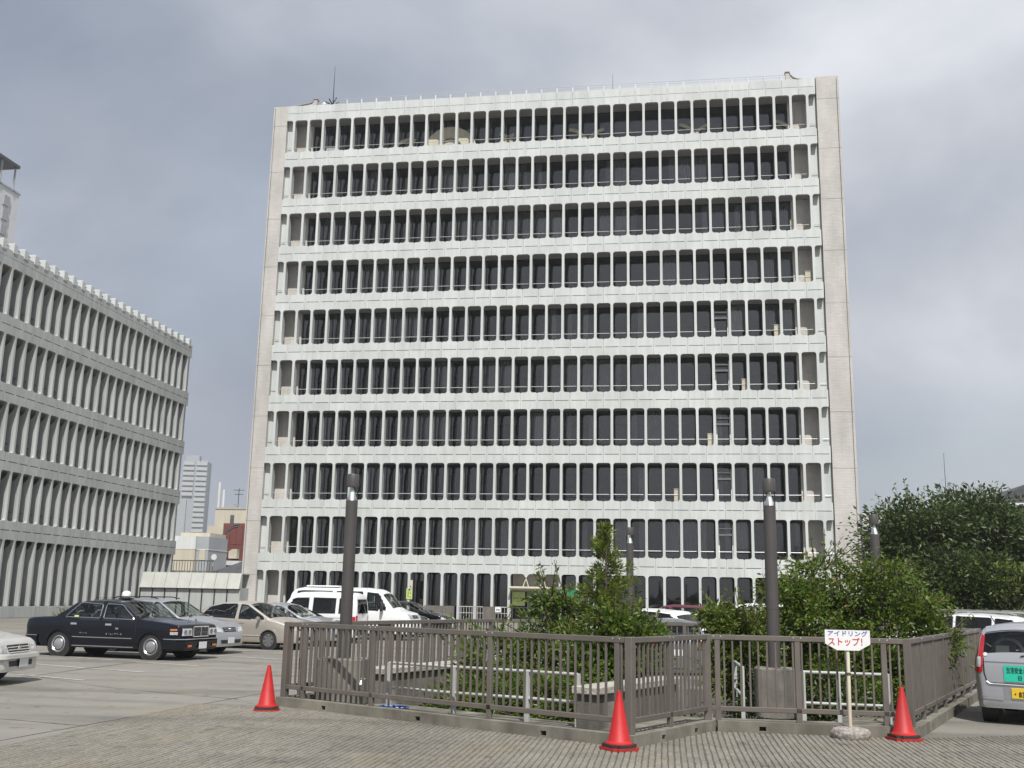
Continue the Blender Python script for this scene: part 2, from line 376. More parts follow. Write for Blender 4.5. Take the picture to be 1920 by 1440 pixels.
# pit: soil floor and retaining faces under the ledge
bm = BM(); fl = [bm.verts.new((p.x, p.y, -0.9)) for p in HOLE]; bm.faces.new(fl)
me = bpy.data.meshes.new('planting_soil'); bm.to_mesh(me); bm.free(); O('planting_soil', me, 'soil', kind='structure')
bm = BM(); n = len(HOLE)
H2 = offset_poly(PIT, 1.35)
for i in range(n):
    a, b, c, d = HOLE[i], HOLE[(i+1) % n], H2[(i+1) % n], H2[i]
    q = [(a.x, a.y), (b.x, b.y), (c.x, c.y), (d.x, d.y)]
    prism(bm, q, -0.9, 0.052, 'XY')
O('pit_retaining_wall', bm, 'old_conc', kind='structure')
# ledge inside the kerb
bm = BM(); K0 = offset_poly(PIT, 0.205); H1 = offset_poly(PIT, 1.148)
for i in range(n):
    q = [K0[i], K0[(i+1) % n], H1[(i+1) % n], H1[i]]
    prism(bm, [(p.x, p.y) for p in q], 0.004, 0.05, 'XY')
O('pit_ledge', bm, 'kerb', kind='structure')

# kerb with drain holes
def kerb(P, Q, holes, w=0.2, h=0.15, ext0=0.0, ext1=0.0):
    d = (Q-P); Ln = d.length; u = d.normalized(); nrm = Vector((-u.y, u.x)); ang = math.atan2(u.y, u.x)
    bm = BM()
    def seg(a, b, z0, z1, o0=0.0, o1=w):
        c = P+u*((a+b)/2)+nrm*((o0+o1)/2); box(bm, (c.x, c.y, (z0+z1)/2), (b-a, o1-o0, z1-z0), ang)
    a = -ext0
    for hx in holes:
        seg(a, hx-0.045, 0.0, h)
        seg(hx-0.045, hx+0.045, 0, 0.035); seg(hx-0.045, hx+0.045, 0.095, h); seg(hx-0.045, hx+0.045, 0.035, 0.095, 0.13, w)
        a = hx+0.045
    seg(a, Ln+ext1, 0, h)
    return O('kerb', bm, 'kerb', kind='structure')
kerb(PA, PK1, [1.09, 3.0, 5.15], ext0=0.0, ext1=-0.0)
kerb(PK1, PK2, [0.78, 1.7], ext0=-0.2, ext1=0.12)
kerb(PK2, PK3, [0.66, 1.9], ext0=-0.065, ext1=0.0)
kerb(PK3, PC, [1.2, 3.5, 6.0], ext0=-0.2)
kerb(PC, PB, [2, 5, 8], ext0=-0.2); kerb(PB, PA, [1.5, 4.2], ext0=-0.2, ext1=-0.2)

# grooved pavement: ribs running away from the camera, cut by a few cross joints
def y_limit(x):
    pts = [(-7.4, 15.9), (-6.13, 16.1), (-.46, 13.0), (.55, 14.95), (3.23, 14.98), (6.4, 16.6)]
    return float(np.interp(x, [p[0] for p in pts], [p[1] for p in pts]))
bm = BM(); xs_ = np.arange(-7.4, 6.4, 0.071)
V = []; F = []
cross = [6.2, 8.65, 11.1, 13.55]
for k, x in enumerate(xs_):
    y1 = y_limit(x) + 0.08; y0 = 5.0
    ph = rng.random()*6; y = y0 - rng.random()*.2
    zt = 0.013 + rng.uniform(-.0012, .0012)
    while y < y1:
        ln = 0.205 + rng.uniform(-.006, .006); ya, yb = y+.004, min(y+ln-.004, y1)
        w = 0.0295 + rng.uniform(-.0025, .0015); j0 = x + 0.005*math.sin(ya*1.7+ph*.3) + rng.uniform(-.003, .003); j1 = j0 + rng.uniform(-.003, .003)
        z_ = zt + rng.uniform(-.0012, .0012); c = len(V); e = .004
        V += [(j0-w, ya, .004), (j0+w, ya, .004), (j1+w, yb, .004), (j1-w, yb, .004), (j0-w+e, ya+e, z_), (j0+w-e, ya+e, z_), (j1+w-e, yb-e, z_), (j1-w+e, yb-e, z_)]
        F += [(c+4, c+5, c+6, c+7), (c, c+1, c+5, c+4), (c+1, c+2, c+6, c+5), (c+2, c+3, c+7, c+6), (c+3, c, c+4, c+7)]
        y += ln
me = bpy.data.meshes.new('grooved_pavement'); me.from_pydata(V, [], F); me.update()
bm.free()
gp = O('grooved_pavement', me, 'rib', kind='structure')
bm = BM(); pts = [(-7.45, 4.9)]+[(6.45, 4.9)]+[(x, y_limit(x)+.05) for x in (6.45, 3.23, .55, -.46, -6.13, -7.45)]
bm.faces.new([bm.verts.new((x, y, 0.004)) for x, y in pts])
me = bpy.data.meshes.new('groove_bed'); bm.to_mesh(me); bm.free(); O('groove_bed', me, 'groove', kind='structure')

# slab joints (thin sealant strips) and worn white bay lines
def strip(name, pts, w, z, m, jitter=0.0, wob=0.0):
    bm = BM(); P = [Vector(p) for p in pts]; prev = None; out = []
    for a, b in zip(P, P[1:]):
        k = max(1, int((b-a).length/0.5))
        out += [a.lerp(b, i/k) for i in range(k)]
    out.append(P[-1])
    for i, p in enumerate(out):
        d = (out[min(i+1, len(out)-1)]-out[max(i-1, 0)]).normalized(); nn = Vector((-d.y, d.x))
        ww = w/2*(1+random.uniform(-jitter, jitter)); q = p+nn*random.uniform(-wob, wob)
        cur = (bm.verts.new((q.x+nn.x*ww, q.y+nn.y*ww, z)), bm.verts.new((q.x-nn.x*ww, q.y-nn.y*ww, z)))
        if prev: bm.faces.new((prev[1], cur[1], cur[0], prev[0]))
        prev = cur
    me = bpy.data.meshes.new(name); bm.to_mesh(me); bm.free()
    return O(name, me, m, kind='structure')
strip('slab_joint', [(-7.95, 9.0), (-7.72, 11.64), (-7.08, 18.7), (-6.6, 23.0)], 0.024, 0.0042, 'joint', .5, .008)
strip('slab_joint', [(-16.5, 22.6), (-10.14, 18.22), (-8.09, 17.35), (-7.1, 17.0)], 0.02, 0.0044, 'joint', .5, .01)
strip('slab_joint', [(-12.71, 19.2), (-12.9, 22.0), (-13.04, 25.0), (-13.3, 30)], 0.035, 0.0046, 'joint', .5, .012)
strip('slab_joint', [(-20, 31.0), (-6.2, 22.8)], 0.02, 0.0048, 'joint', .5, .01)
strip('slab_joint', [(-14, 14.6), (-7.5, 13.1)], 0.018, 0.005, 'joint', .5, .01)
strip('slab_joint', [(-6.9, 21), (-5.8, 40)], 0.02, 0.0052, 'joint', .5, .01)
for a, b in (((-16.9, 26.28), (-11.1, 24.02)), ((-14.9, 23.2), (-13.0, 22.36)), ((-12.76, 22.28), (-11.3, 21.75)), ((-13.2, 20.2), (-11.3, 19.42)),
             ((-14.5, 28.9), (-10.4, 27.3)), ((-14.0, 31.2), (-9.7, 29.6)), ((-13.5, 34), (-9, 32.6)), ((-13, 37.5), (-8.4, 36))):
    strip('bay_line', [a, b], 0.09, 0.0068, 'line', .25, .004)

# ------------------------------------------------------------------ main office building
YF = 73.09; XC = -9.4; BAY = 1.2; ST = 3.9165; ZT0 = 38.585; OPH = 2.70; HS = (ST-OPH)/2
bld = T('office_building', 'large white ten-storey office block with rows of narrow rounded window openings', 'building', (XC, YF, 0))
px = lambda i: -19.8 + BAY*i
def arc(cx, cz, r, a0, a1, k=4): return [(cx+r*math.cos(a0+(a1-a0)*i/k), cz+r*math.sin(a0+(a1-a0)*i/k)) for i in range(k+1)]
def panel_mesh(name, bay, oph, hs, pw=0.09, r=0.19, bottom=None, top=None, fd=0.57, thick=0.2, stub=None, fin_w=0.075):
    """cross-shaped precast panel centred on a pillar; z=0 is the top of the openings"""
    h = bay/2-0.006; e = bay/2-0.10; H = math.pi/2
    tz = hs if top is None else top
    R_ = []
    if top is None: R_ += [(e, hs-0.022), (e, hs-0.001), (h, hs-0.001)]
    else: R_ += [(h*0.55, tz), (h, tz-0.03)]
    R_ += [(h, 0.0)] + arc(pw+r, -r, r, H, 2*H)
    if stub: R_ = R_[:-5] + [(h, 0.0)] + arc(pw+.22, -.22, .22, H, H*1.75, 4) + [(0.0, -0.30)]
    elif bottom is not None: R_ += [(pw, bottom)]
    else:
        R_ += arc(pw+r, -oph+r, r, 2*H, 3*H) + [(h-0.075, -oph), (h-0.055, -oph-0.035), (h, -oph-0.035), (h, -oph-hs+0.001), (e, -oph-hs+0.001), (e, -oph-hs+0.022)]
    L_ = [(-x, z) for x, z in reversed(R_) if abs(x) > 1e-6]
    bm = BM(); prism(bm, R_+L_, 0, thick, 'XZ')
    if not stub:
        zb = bottom if bottom is not None else -oph
        prof = [(thick-.01, -0.02)]
        for k in range(9):
            t = k/8; prof.append((thick+(fd-thick)*(t*t*(3-2*t)), -0.03-0.95*t))
        prof += [(fd, zb+0.0), (thick-.01, zb+0.0)]
        prism(bm, prof, -fin_w, fin_w, 'YZ')
    return to_mesh(name, bm, 30)
pm = panel_mesh('facade_panel', BAY, OPH, HS)
pm_g = panel_mesh('ground_column', BAY, OPH, HS, bottom=-3.34)
pm_s = panel_mesh('entrance_panel', BAY, OPH, HS, stub=True)
pm_p = None
for j in range(10):
    zt = ZT0-ST*j
    for i in range(34):
        if j == 9: nm, me = ('entrance_panel', pm_s) if i in (16, 17) else ('ground_column', pm_g)
        else: nm, me = ('top_panel' if j == 0 else 'facade_panel'), pm
        O(nm, me, 'panel', bld, (px(i), random.uniform(0, .006), zt))
bm = BM(); h = BAY/2-.006
prism(bm, [(-h, .60), (h, .60), (h, 1.20), (h*.6, 1.235), (-h*.6, 1.235), (-h, 1.20)], 0, .2, 'XZ')
prism(bm, [(-.05, .598), (.05, .598), (.05, .585), (-.05, .585)], .01, .03, 'XZ')
pm_p = to_mesh('parapet_panel', bm)
bm = BM(); prism(bm, [(-.06, 1.0), (.06, 1.0), (.06, 1.66), (-.06, 1.72)], .25, .5, 'XZ'); pm_post = to_mesh('parapet_post', bm)
for i in range(34):
    O('parapet_panel', pm_p, 'panel', bld, (px(i), 0, ZT0+.016))
    if 3 <= i <= 31: O('parapet_post', pm_post, 'panel', bld, (px(i)+.6, 0, ZT0))
bm = BM(); tube(bm, [(px(2.6), .3, ZT0+1.78), (px(32), .3, ZT0+1.78)], .018, 6); tube(bm, [(px(2.6), .3, ZT0+1.6), (px(32), .3, ZT0+1.6)], .012, 6)
O('parapet_rail', bm, 'metal_rail', bld)
# end fins against the side walls
def end_fin(oph, bottom=None):
    zb = -oph if bottom is None else bottom
    bm = BM(); box(bm, (0, .55, (zb-.3)/2+.1), (.56, .12, -zb+.3)); return to_mesh('end_infill', bm)
ef, efg = end_fin(OPH), end_fin(OPH, -3.34)
for j in range(10):
    for x in (px(0)-.375, px(33)+.385): O('end_infill', efg if j == 9 else ef, 'panel', bld, (x, 0, ZT0-ST*j))
# side walls
for side, (xa, xb) in (('l', (-21.62, -20.46)), ('r', (20.50, 22.12))):
    ht_ = 39.9 if side == 'l' else 40.02
    bm = BM(); box(bm, ((xa+xb)/2, 9.15, ht_/2), (xb-xa, 18, ht_))
    w = O('end_wall', bm, 'stone_wall', bld)
    # storey joints and the pipe near the outer edge
    bm = BM()
    for j in range(10): box(bm, ((xa+xb)/2, .148, ZT0-ST*j-.35), (xb-xa, .008, .018))
    O('wall_joint', bm, 'old_conc', w)
    bm = BM(); xo = xa+.13 if side == 'l' else xb-.16
    tube(bm, [(xo, .12, 0), (xo, .12, 39.8)], .018, 6); O('drain_pipe', bm, 'old_conc', w)
    # roof wing wall with a hooked inner end
    sg = 1 if side == 'l' else -1; x0 = xa if side == 'l' else xb
    top = [(0, 0), (1.0, .14), (2.0, .28), (2.8, .40), (3.0, .48), (3.08, .6), (3.1, .76)] if side == 'l' else [(0, .12), (1.8, .14), (2.5, .17), (2.9, .24), (3.2, .40), (3.4, .62), (3.45, .84)]
    e = top[-1][0]
    zt_ = top[-1][1]; out = [(x0+sg*a, 39.9+b) for a, b in top] + [(x0+sg*(e+.28), 39.9+zt_), (x0+sg*(e+.30), 38.9), (x0, 38.9)]
    bm = BM(); prism(bm, out, .62, 1.0, 'XZ'); O('roof_wing_wall', bm, 'stone_wall', bld)
    cop = [(x0+sg*a, 39.9+b+.006) for a, b in top+[(e+.33, zt_)]]; cop += [(a, b+.06) for a, b in reversed(cop)]
    bm = BM(); prism(bm, cop, .55, 1.07, 'XZ'); O('wing_coping', bm, 'coping', bld)
# floor slabs (their undersides are the soffits seen from below), core walls, interior
bm = BM(); box(bm, (0, 3.85, ZT0+.22), (40.8, 7.3, .3)); O('roof_slab', bm, 'soffit', bld)
for j in range(1, 10):
    bm = BM(); box(bm, (0, 3.85, ZT0-ST*j+.22), (40.8, 7.3, .3)); O('balcony_slab', bm, 'soffit', bld)
for i in (0, 32):
    for j in range(10):
        zb = ZT0-ST*(j+1)+.375 if j < 9 else 0
        bm = BM(); box(bm, (px(i)+(.35 if i == 0 else .75), 2.25, (zb+ZT0-ST*j+.065)/2), (1.7, 2.0, ZT0-ST*j+.065-zb)); O('core_wall', bm, 'core', bld)
bm = BM(); box(bm, (0, 7.6, 19.3), (40.8, .2, 38.6)); O('back_wall', bm, 'interior', bld)
bm = BM(); tube(bm, [(px(0)-.6, 0, 0), (px(33)+.6, 0, 0)], .022, 6); rail_me = to_mesh('handrail', bm)
for j in range(9): O('handrail', rail_me, 'metal_rail', bld, (0, .40, ZT0-ST*j-OPH+.50))
# windows: frame > pane, curtain
W, HH = BAY, ST-.31
def frame_bm(w, h, t=.045, d=.07, transom=None):
    bm = BM()
    box(bm, (-w/2+t/2, 0, h/2), (t, d, h)); box(bm, (w/2-t/2, 0, h/2), (t, d, h))
    box(bm, (0, 0, t/2), (w-2*t, d-.004, t)); box(bm, (0, 0, h-t/2), (w-2*t, d-.004, t))
    if transom: box(bm, (0, 0, transom), (w-2*t, d-.006, t))
    return bm
f_me = to_mesh('window', frame_bm(W-.002, HH, .04)); f_g = to_mesh('window', frame_bm(W-.002, ZT0-ST*9+.065, .04))
def quad_mesh(name, w, h):
    bm = BM(); bm.faces.new([bm.verts.new(p) for p in ((-w/2, 0, 0), (w/2, 0, 0), (w/2, 0, h), (-w/2, 0, h))])
    me = bpy.data.meshes.new(name); bm.to_mesh(me); bm.free(); return me
pane_me = quad_mesh('pane', W-.08, HH-.08); pane_g = quad_mesh('pane', W-.08, 3.25)
def curtain_mesh(w, h):
    bm = BM(); n = 26; prev = None
    for k in range(n+1):
        x = -w/2+w*k/n; y = .035*math.sin(k*1.9)+.012*math.sin(k*.7); cur = (bm.verts.new((x, y, 0)), bm.verts.new((x, y, h)))
        if prev: bm.faces.new((prev[0], cur[0], cur[1], prev[1]))
        prev = cur
    me = bpy.data.meshes.new('curtain'); bm.to_mesh(me); bm.free(); return finish(me)
cur_full, cur_half, cur_short = curtain_mesh(W-.06, HH-.1), curtain_mesh((W-.06)*.45, HH-.1), curtain_mesh(W-.06, (HH-.1)*.55)
door_me = None
n_win = 0
prob = [0.05, .45, .5, .5, .45, .5, .5, .35, .45, .12]
bright = {(2, 11), (2, 12), (3, 30), (3, 31), (4, 30)}
state = 0
for j in range(10):
    for b in range(1, 32):
        zb = ZT0-ST*(j+1)+.375 if j < 9 else 0.0
        if j == 9 and b in (15, 16, 17): continue
        n_win += 1
        w = O('window', f_g if j == 9 else f_me, 'mullion', bld, (px(b)+.6, 1.5, zb))
        O('pane', pane_g if j == 9 else pane_me, 'glass', w, (0, .01, .04), (R(random.uniform(-.35, .35)), 0, R(random.uniform(-.5, .5))))
        state = state if random.random() < .45 else (1 if random.random() < prob[j] else 0)
        if state or (j, b) in bright:
            u = random.random()
            me, dx = (cur_full, 0) if (u < .55 or (j, b) in bright) else (cur_half, random.choice((-.3, .3)))
            zc_ = 0.05
            if u > .86 and (j, b) not in bright: me, dx, zc_ = cur_short, 0, (HH-.1)*.45+.05
            if j < 9: O('curtain', me, 'curtain', w, (dx, .13, zc_))
# glazed doors with pale frames in one bay of five storeys
dfr = BM()
box(dfr, (-.50, 0, 1.62), (.13, .09, 3.24)); box(dfr, (.50, 0, 1.62), (.06, .09, 3.24)); box(dfr, (0, 0, 2.55), (.92, .086, .14)); box(dfr, (0, 0, 2.98), (.92, .086, .07)); box(dfr, (-.42, -.005, 1.12), (.06, .086, 2.2))
dfr = to_mesh('balcony_door', dfr)
for j in (4, 5, 6, 7, 8):
    b = 27
    O('balcony_door', dfr, 'white_frame', bld, (px(b)+.62, 1.25, ZT0-ST*(j+1)+.376))
# arched vault features inside the top floor
def arch_ring(r0, r1, a0=0, a1=math.pi, d=.35):
    bm = BM(); k = 14
    out = [(r1*math.cos(a0+(a1-a0)*t/k), r1*math.sin(a0+(a1-a0)*t/k)) for t in range(k+1)]
    inn = [(r0*math.cos(a0+(a1-a0)*t/k), r0*math.sin(a0+(a1-a0)*t/k)) for t in range(k, -1, -1)]
    prism(bm, out+inn, 0, d, 'XZ'); return bm
zf = ZT0-ST+.376
for i, r, a0, a1 in ((7.6, 1.5, 1.2, 2.5), (13.3, 1.7, .5, 1.3), (15.0, 1.6, 1.9, 2.8), (18.1, 1.7, .4, 1.5), (20.6, 1.6, 1.7, 2.6), (25.0, 1.7, .5, 1.4), (27.3, 1.6, 1.8, 2.7), (31.0, 1.6, .5, 1.5)):
    O('vault_arch', arch_ring(r-.26, r, a0, a1, d=.12), 'wall_cream', bld, (px(i), 1.36, zf+.7))
bm = BM(); prism(bm, arc(0, 0, 2.15, 0, math.pi, 16), 0, .2, 'XZ'); O('vault_panel', bm, 'cream', bld, (px(10.4), 1.15, zf+.75))
O('vault_arch', arch_ring(.95, 1.03, d=.1), 'mullion', bld, (px(10.4), 1.0, zf+.85))
bm = BM(); box(bm, (px(10.4), 1.3, zf+.38), (5.2, .2, .7)); O('vault_base', bm, 'wall_grey', bld)
bm = BM(); box(bm, (0, 0, .7), (.9, .5, 1.4)); O('plant_box', bm, 'wall_grey', bld, (px(2.5), .95, zf))
# entrance canopy with V struts
bm = BM(); prism(bm, [(-.55, 2.42), (-.55, 2.34), (-.2, 2.22), (1.45, 2.16), (1.45, 2.26), (-.2, 2.34), (-.5, 2.46)], px(15)+.12, px(18)-.12, 'YZ')
O('entrance_canopy', bm, 'cream', bld)
bm = BM()
for x in (px(16), px(17)):
    for s in (-.22, .22): tube(bm, [(x+s, -.1, 2.38), (x, .1, 3.03)], .03, 6)
O('canopy_strut', bm, 'cream', bld)
bm = BM(); box(bm, (px(16.5), 1.55, 2.8), (3.5, .1, 1.1)); O('entrance_lintel', bm, 'stone_wall', bld)
for k in range(3):
    w = O('entrance_door', to_mesh('entrance_door', frame_bm(1.16, 2.2, .05, .08, 1.0)), 'metal_rail', bld, (px(15.5+k), 1.5, 0))
    O('pane', quad_mesh('pane', 1.06, 2.1), 'glass', w, (0, .01, .05))
bm = BM(); box(bm, (px(11.3)-.2, -1.3, .53), (2.1, .2, 1.06)); pw1 = O('entrance_parapet', bm, 'brick_dark'); pw1.location = (XC, YF, 0)
tag(pw1, 'low dark brown parapet wall in front of the white office block entrance', 'wall')
bm = BM(); box(bm, (px(14.05), -1.3, .53), (.75, .2, 1.06)); pw2 = O('entrance_parapet', bm, 'brick_dark'); pw2.location = (XC, YF, 0)
tag(pw2, 'narrow brown wall pier between the two pale entrance railings', 'wall')
def railing(label, xa, xb):
    t = T('entrance_railing', label, 'railing', (XC+(xa+xb)/2, YF-1.3, 0), group='pale railings before the entrance'); w = xb-xa
    bm = BM(); box(bm, (0, 0, 1.04), (w, .06, .06)); O('top_rail', bm, 'white_paint', t)
    bm = BM(); box(bm, (0, 0, .62), (w, .04, .04)); O('mid_rail', bm, 'white_paint', t)
    bm = BM(); box(bm, (0, 0, .55), (.03, .03, 1.0)); bme = to_mesh('bar', bm); k = int(w/.18)
    for q in range(k+1): O('bar', bme, 'white_paint', t, (-w/2+w*q/k, 0, -.03))
railing('pale metal railing in front of ground floor columns, left of the narrow brown pier', px(12.25), px(13.7))
railing('pale metal railing right of the narrow brown pier by the yellow entrance sign', px(14.4), px(15.3))
# cream boxes on the balconies, one per storey, stepping down to the left
words = {2: ('ninth', 'just under the second-highest row of boxes'), 3: ('eighth', '')}
for j, x, lab in ((2, 9.13, 'highest cream storage box, on the third balcony from the roof near the right wall'),
                  (3, 10.04, 'cream storage box on the fourth balcony from the roof, in the end bay'),
                  (4, 7.75, 'cream storage box on the fifth balcony from the roof, right of the topmost pale door'),
                  (5, 5.4, 'cream storage box on the sixth balcony from the roof, just right of a pale door'),
                  (6, 2.94, 'cream storage box on the seventh balcony from the roof, just left of a pale door'),
                  (7, .55, 'lowest cream storage box, on the eighth balcony from the roof')):
    t = T('storage_box', lab, 'box', (x, YF+.60, ZT0-ST*(j+1)+.376), group='cream storage boxes on the balconies')
    O('body', bbox_bm((0, 0, .86), (.46, .36, 1.72), .015), 'wall_cream', t); O('lid', bbox_bm((0, 0, 1.745), (.50, .41, .05), .01), 'wall_cream', t)
# roof antennas
t = T('roof_antenna', 'thin whip mast with dishes and dipoles on the white block roof corner', 'antenna', (-26.4, YF+.9, ZT0+1.1))
bm = BM(); tube(bm, [(0, 0, 0), (0, 0, 3.9)], [.05, .012], 6); O('mast', bm, 'mullion', t)
bm = BM()
for k in range(7):
    a = k*.9; tube(bm, [(-.05, 0, .30+.05*k), (.8*math.cos(a)*(1 if k % 2 else .8), .5*math.sin(a), .35+.1*k)], .05, 5)
tube(bm, [(-.9, 0, .55), (.8, 0, .15)], .04, 5); tube(bm, [(-.5, 0, .1), (.5, 0, .8)], .03, 5); tube(bm, [(-.35, 0, -.1), (-.35, 0, .8)], .03, 5); tube(bm, [(.35, 0, -.1), (.35, 0, .6)], .03, 5)
O('dipole', bm, 'mullion', t)
for x, z in ((-.75, .6), (.7, .3)):
    bm = BM(); lathe(bm, [(.0, .0), (.12, .03), (.2, .1)], 14, 'Y'); O('dish', bm, 'metal_rail', t, (x, -.15, z))
t = T('lightning_rod', 'very thin lightning rod above the middle of the white block parapet', 'antenna', (-4.0, YF+1.5, ZT0+1.1))
bm = BM(); tube(bm, [(0, 0, 0), (0, 0, 2.2)], [.03, .01], 6); O('rod', bm, 'mullion', t)

# ------------------------------------------------------------------ grey office wing on the left
XL, BL, SLh = -37.96, 1.04, 3.9165; ZTL = 20.12
wing = T('office_wing', 'five-storey grey fin-clad office wing receding along the left edge', 'building', (XL, 52.15, 0), R(90))
pl = panel_mesh('wing_panel', BL, 2.86, (SLh-2.86)/2, pw=.075, r=.15, fd=.9)
pl_g = panel_mesh('wing_ground_fin', BL, 2.86, (SLh-2.86)/2, pw=.075, r=.15, bottom=-3.79, fd=.9)
N0, N1 = -7, 23
for j in range(5):
    for i in range(N0, N1+1):
        O('wing_ground_fin' if j == 4 else 'wing_panel', pl_g if j == 4 else pl, 'panel_grey', wing, (BL*i, random.uniform(0, .006), ZTL-SLh*j))
bm = BM(); h = BL/2-.006; prism(bm, [(-h, .53), (h, .53), (h, .98), (-h, .98)], 0, .2, 'XZ'); wp = to_mesh('wing_parapet_panel', bm)
bm = BM(); box(bm, (0, .17, 1.12), (.40, .42, .62)); bmesh.ops.bevel(bm, geom=bm.edges[:], offset=.03, affect='EDGES'); mer = to_mesh('merlon', bm)
for i in range(N0, N1+1):
    O('wing_parapet_panel', wp, 'panel_grey', wing, (BL*i, 0, ZTL)); O('merlon', mer, 'panel', wing, (BL*i, 0, ZTL+.02))
bm = BM(); xa, xb = BL*N0-.5, BL*N1+.5
for z in (1.08, 1.28): tube(bm, [(xa, .3, ZTL+z), (xb, .3, ZTL+z)], .025, 6)
O('parapet_rail', bm, 'mullion', wing)
for j in range(5):
    bm = BM(); box(bm, ((xa+xb)/2, 3.2, ZTL-SLh*j+.22), (xb-xa, 6.0, .3)); O('wing_slab', bm, 'soffit', wing)
    if j < 4:
        bm = BM(); tube(bm, [(xa, .42, ZTL-SLh*j-2.3), (xb, .42, ZTL-SLh*j-2.3)], .018, 6); O('handrail', bm, 'mullion', wing)
    z0 = ZTL-SLh*(j+1)+.375 if j < 4 else .66
    bm = BM(); bm.faces.new([bm.verts.new(p) for p in ((xa, 1.35, z0), (xb, 1.35, z0), (xb, 1.35, ZTL-SLh*j+.06), (xa, 1.35, ZTL-SLh*j+.06))])
    me = bpy.data.meshes.new('glazing'); bm.to_mesh(me); bm.free(); O('glazing', me, 'glass', wing)
bm = BM(); box(bm, ((xa+xb)/2, 6.3, 10), (xb-xa, .2, 20)); O('back_wall', bm, 'interior', wing)
bm = BM(); box(bm, (xb+.06, 6.0, 10.25), (.12, 11.6, 20.5)); O('end_wall', bm, 'stone_wall', wing)
bw = to_mesh('base_panel', bbox_bm((0, .1, .33), (1.55, .2, .64), .012))
for k in range(20): O('base_panel', bw, 'panel_grey', wing, (xa+.8+1.56*k, -.25, 0))
bm = BM(); box(bm, ((xa+xb)/2, .2, .33), (xb-xa, .8, .64)); O('plinth', bm, 'old_conc', wing)

# ------------------------------------------------------------------ low link building between the two
ann = T('link_building', 'low pale metal-clad link building between grey wing and white block', 'building', (-34.2, 71.6, 0))
wdt = 7.6
bm = BM(); box(bm, (0, 1.6, 1.0), (wdt, 3, 2.0)); O('wall', bm, 'clad_grey', ann)
for k in range(8):
    x = -wdt/2+wdt*k/8+wdt/16
    bm = BM(); prism(bm, [(-.12, 1.93), (.25, 3.02), (.45, 3.02), (.45, 1.93)], -wdt/16+.012, wdt/16-.012, 'YZ'); O('roof_panel', bm, 'metal_clad', ann, (x, 0, 0))
    bm = BM(); box(bm, (-wdt/16, .07, .97), (.07, .08, 1.9)); O('mullion', bm, 'mullion', ann, (x, 0, 0))
bm = BM(); box(bm, (0, .08, 1.91), (wdt, .1, .06)); O('eaves_trim', bm, 'mullion', ann)
bm = BM(); box(bm, (0, 1.7, 3.0), (wdt, 2.6, .08)); O('roof', bm, 'metal_clad', ann)
# ------------------------------------------------------------------ brown fence round the pit
FI = offset_poly(PIT, 0.10)
GZ0, GZ1 = 0.27, 1.29
def fence(label, P, Q, posts, corner0=True, corner1=False):
    d = Q-P; Ln = d.length; a = math.atan2(d.y, d.x)
    t = T('metal_fence', label, 'fence', (P.x, P.y, 0), a, 'brown metal fences round the planted pit')
    rl = to_mesh('top_rail', bbox_bm((Ln/2, 0, GZ1-.035), (Ln-.02, .06, .07), .006)); O('top_rail', rl, 'fence', t)
    rb = to_mesh('bottom_rail', bbox_bm((Ln/2, 0, GZ0+.035), (Ln-.02, .05, .066), .006)); O('bottom_rail', rb, 'fence', t)
    pm_ = to_mesh('post', bbox_bm((0, 0, 0), (.075, .058, 1.15), .006)); pc = to_mesh('post', bbox_bm((0, 0, 0), (.10, .10, 1.152), .008))
    for x in posts: O('post', pm_, 'fence', t, (x, .004, .145+.572))
    if corner0: O('post', pc, 'fence', t, (0, 0, .145+.574))
    if corner1: O('post', pc, 'fence', t, (Ln, 0, .145+.574))
    bme = to_mesh('bar', bbox_bm((0, 0, 0), (.026, .03, GZ1-GZ0-.13), .003)); zc = (GZ0+GZ1)/2
    k = int(Ln/.113); st = Ln/k
    for i in range(1, k):
        x = st*i
        if min([abs(x-q) for q in posts]+[9]) < .055: continue
        O('bar', bme, 'fence', t, (x, random.uniform(-.001, .001), zc), (0, R(random.uniform(-.25, .25)), 0))
    bm = BM()
    for x in posts:
        for dx in (-.05, .05): box(bm, (x+dx, -.032, GZ1-.02), (.012, .006, .012))
    O('rivets', bm, 'steel', t)
    return t
fence('long brown metal fence along the front of the pit, between the left and middle cones', FI[0], FI[1], [.42, 1.9, 4.1, 6.1])
fence('short brown fence side turning back behind the middle cone', FI[1], FI[2], [1.05])
fence('brown fence section behind the white idling stop sign', FI[2], FI[3], [.14, 1.22, 2.36])
fence('brown fence side running back beside the silver patrol hatchback', FI[3], FI[4], [1.1, 2.2, 3.3, 4.4, 5.5, 6.6, 7.7])
fence('brown fence across the far side of the pit, behind the shrubs', FI[4], FI[5], [1.2, 2.4, 3.6, 4.8, 6.0, 7.2, 8.4, 9.4])
fence('brown fence side running back from the left cone toward the white vans', FI[5], FI[0], [1.2, 2.4, 3.6, 4.8, 6.0])

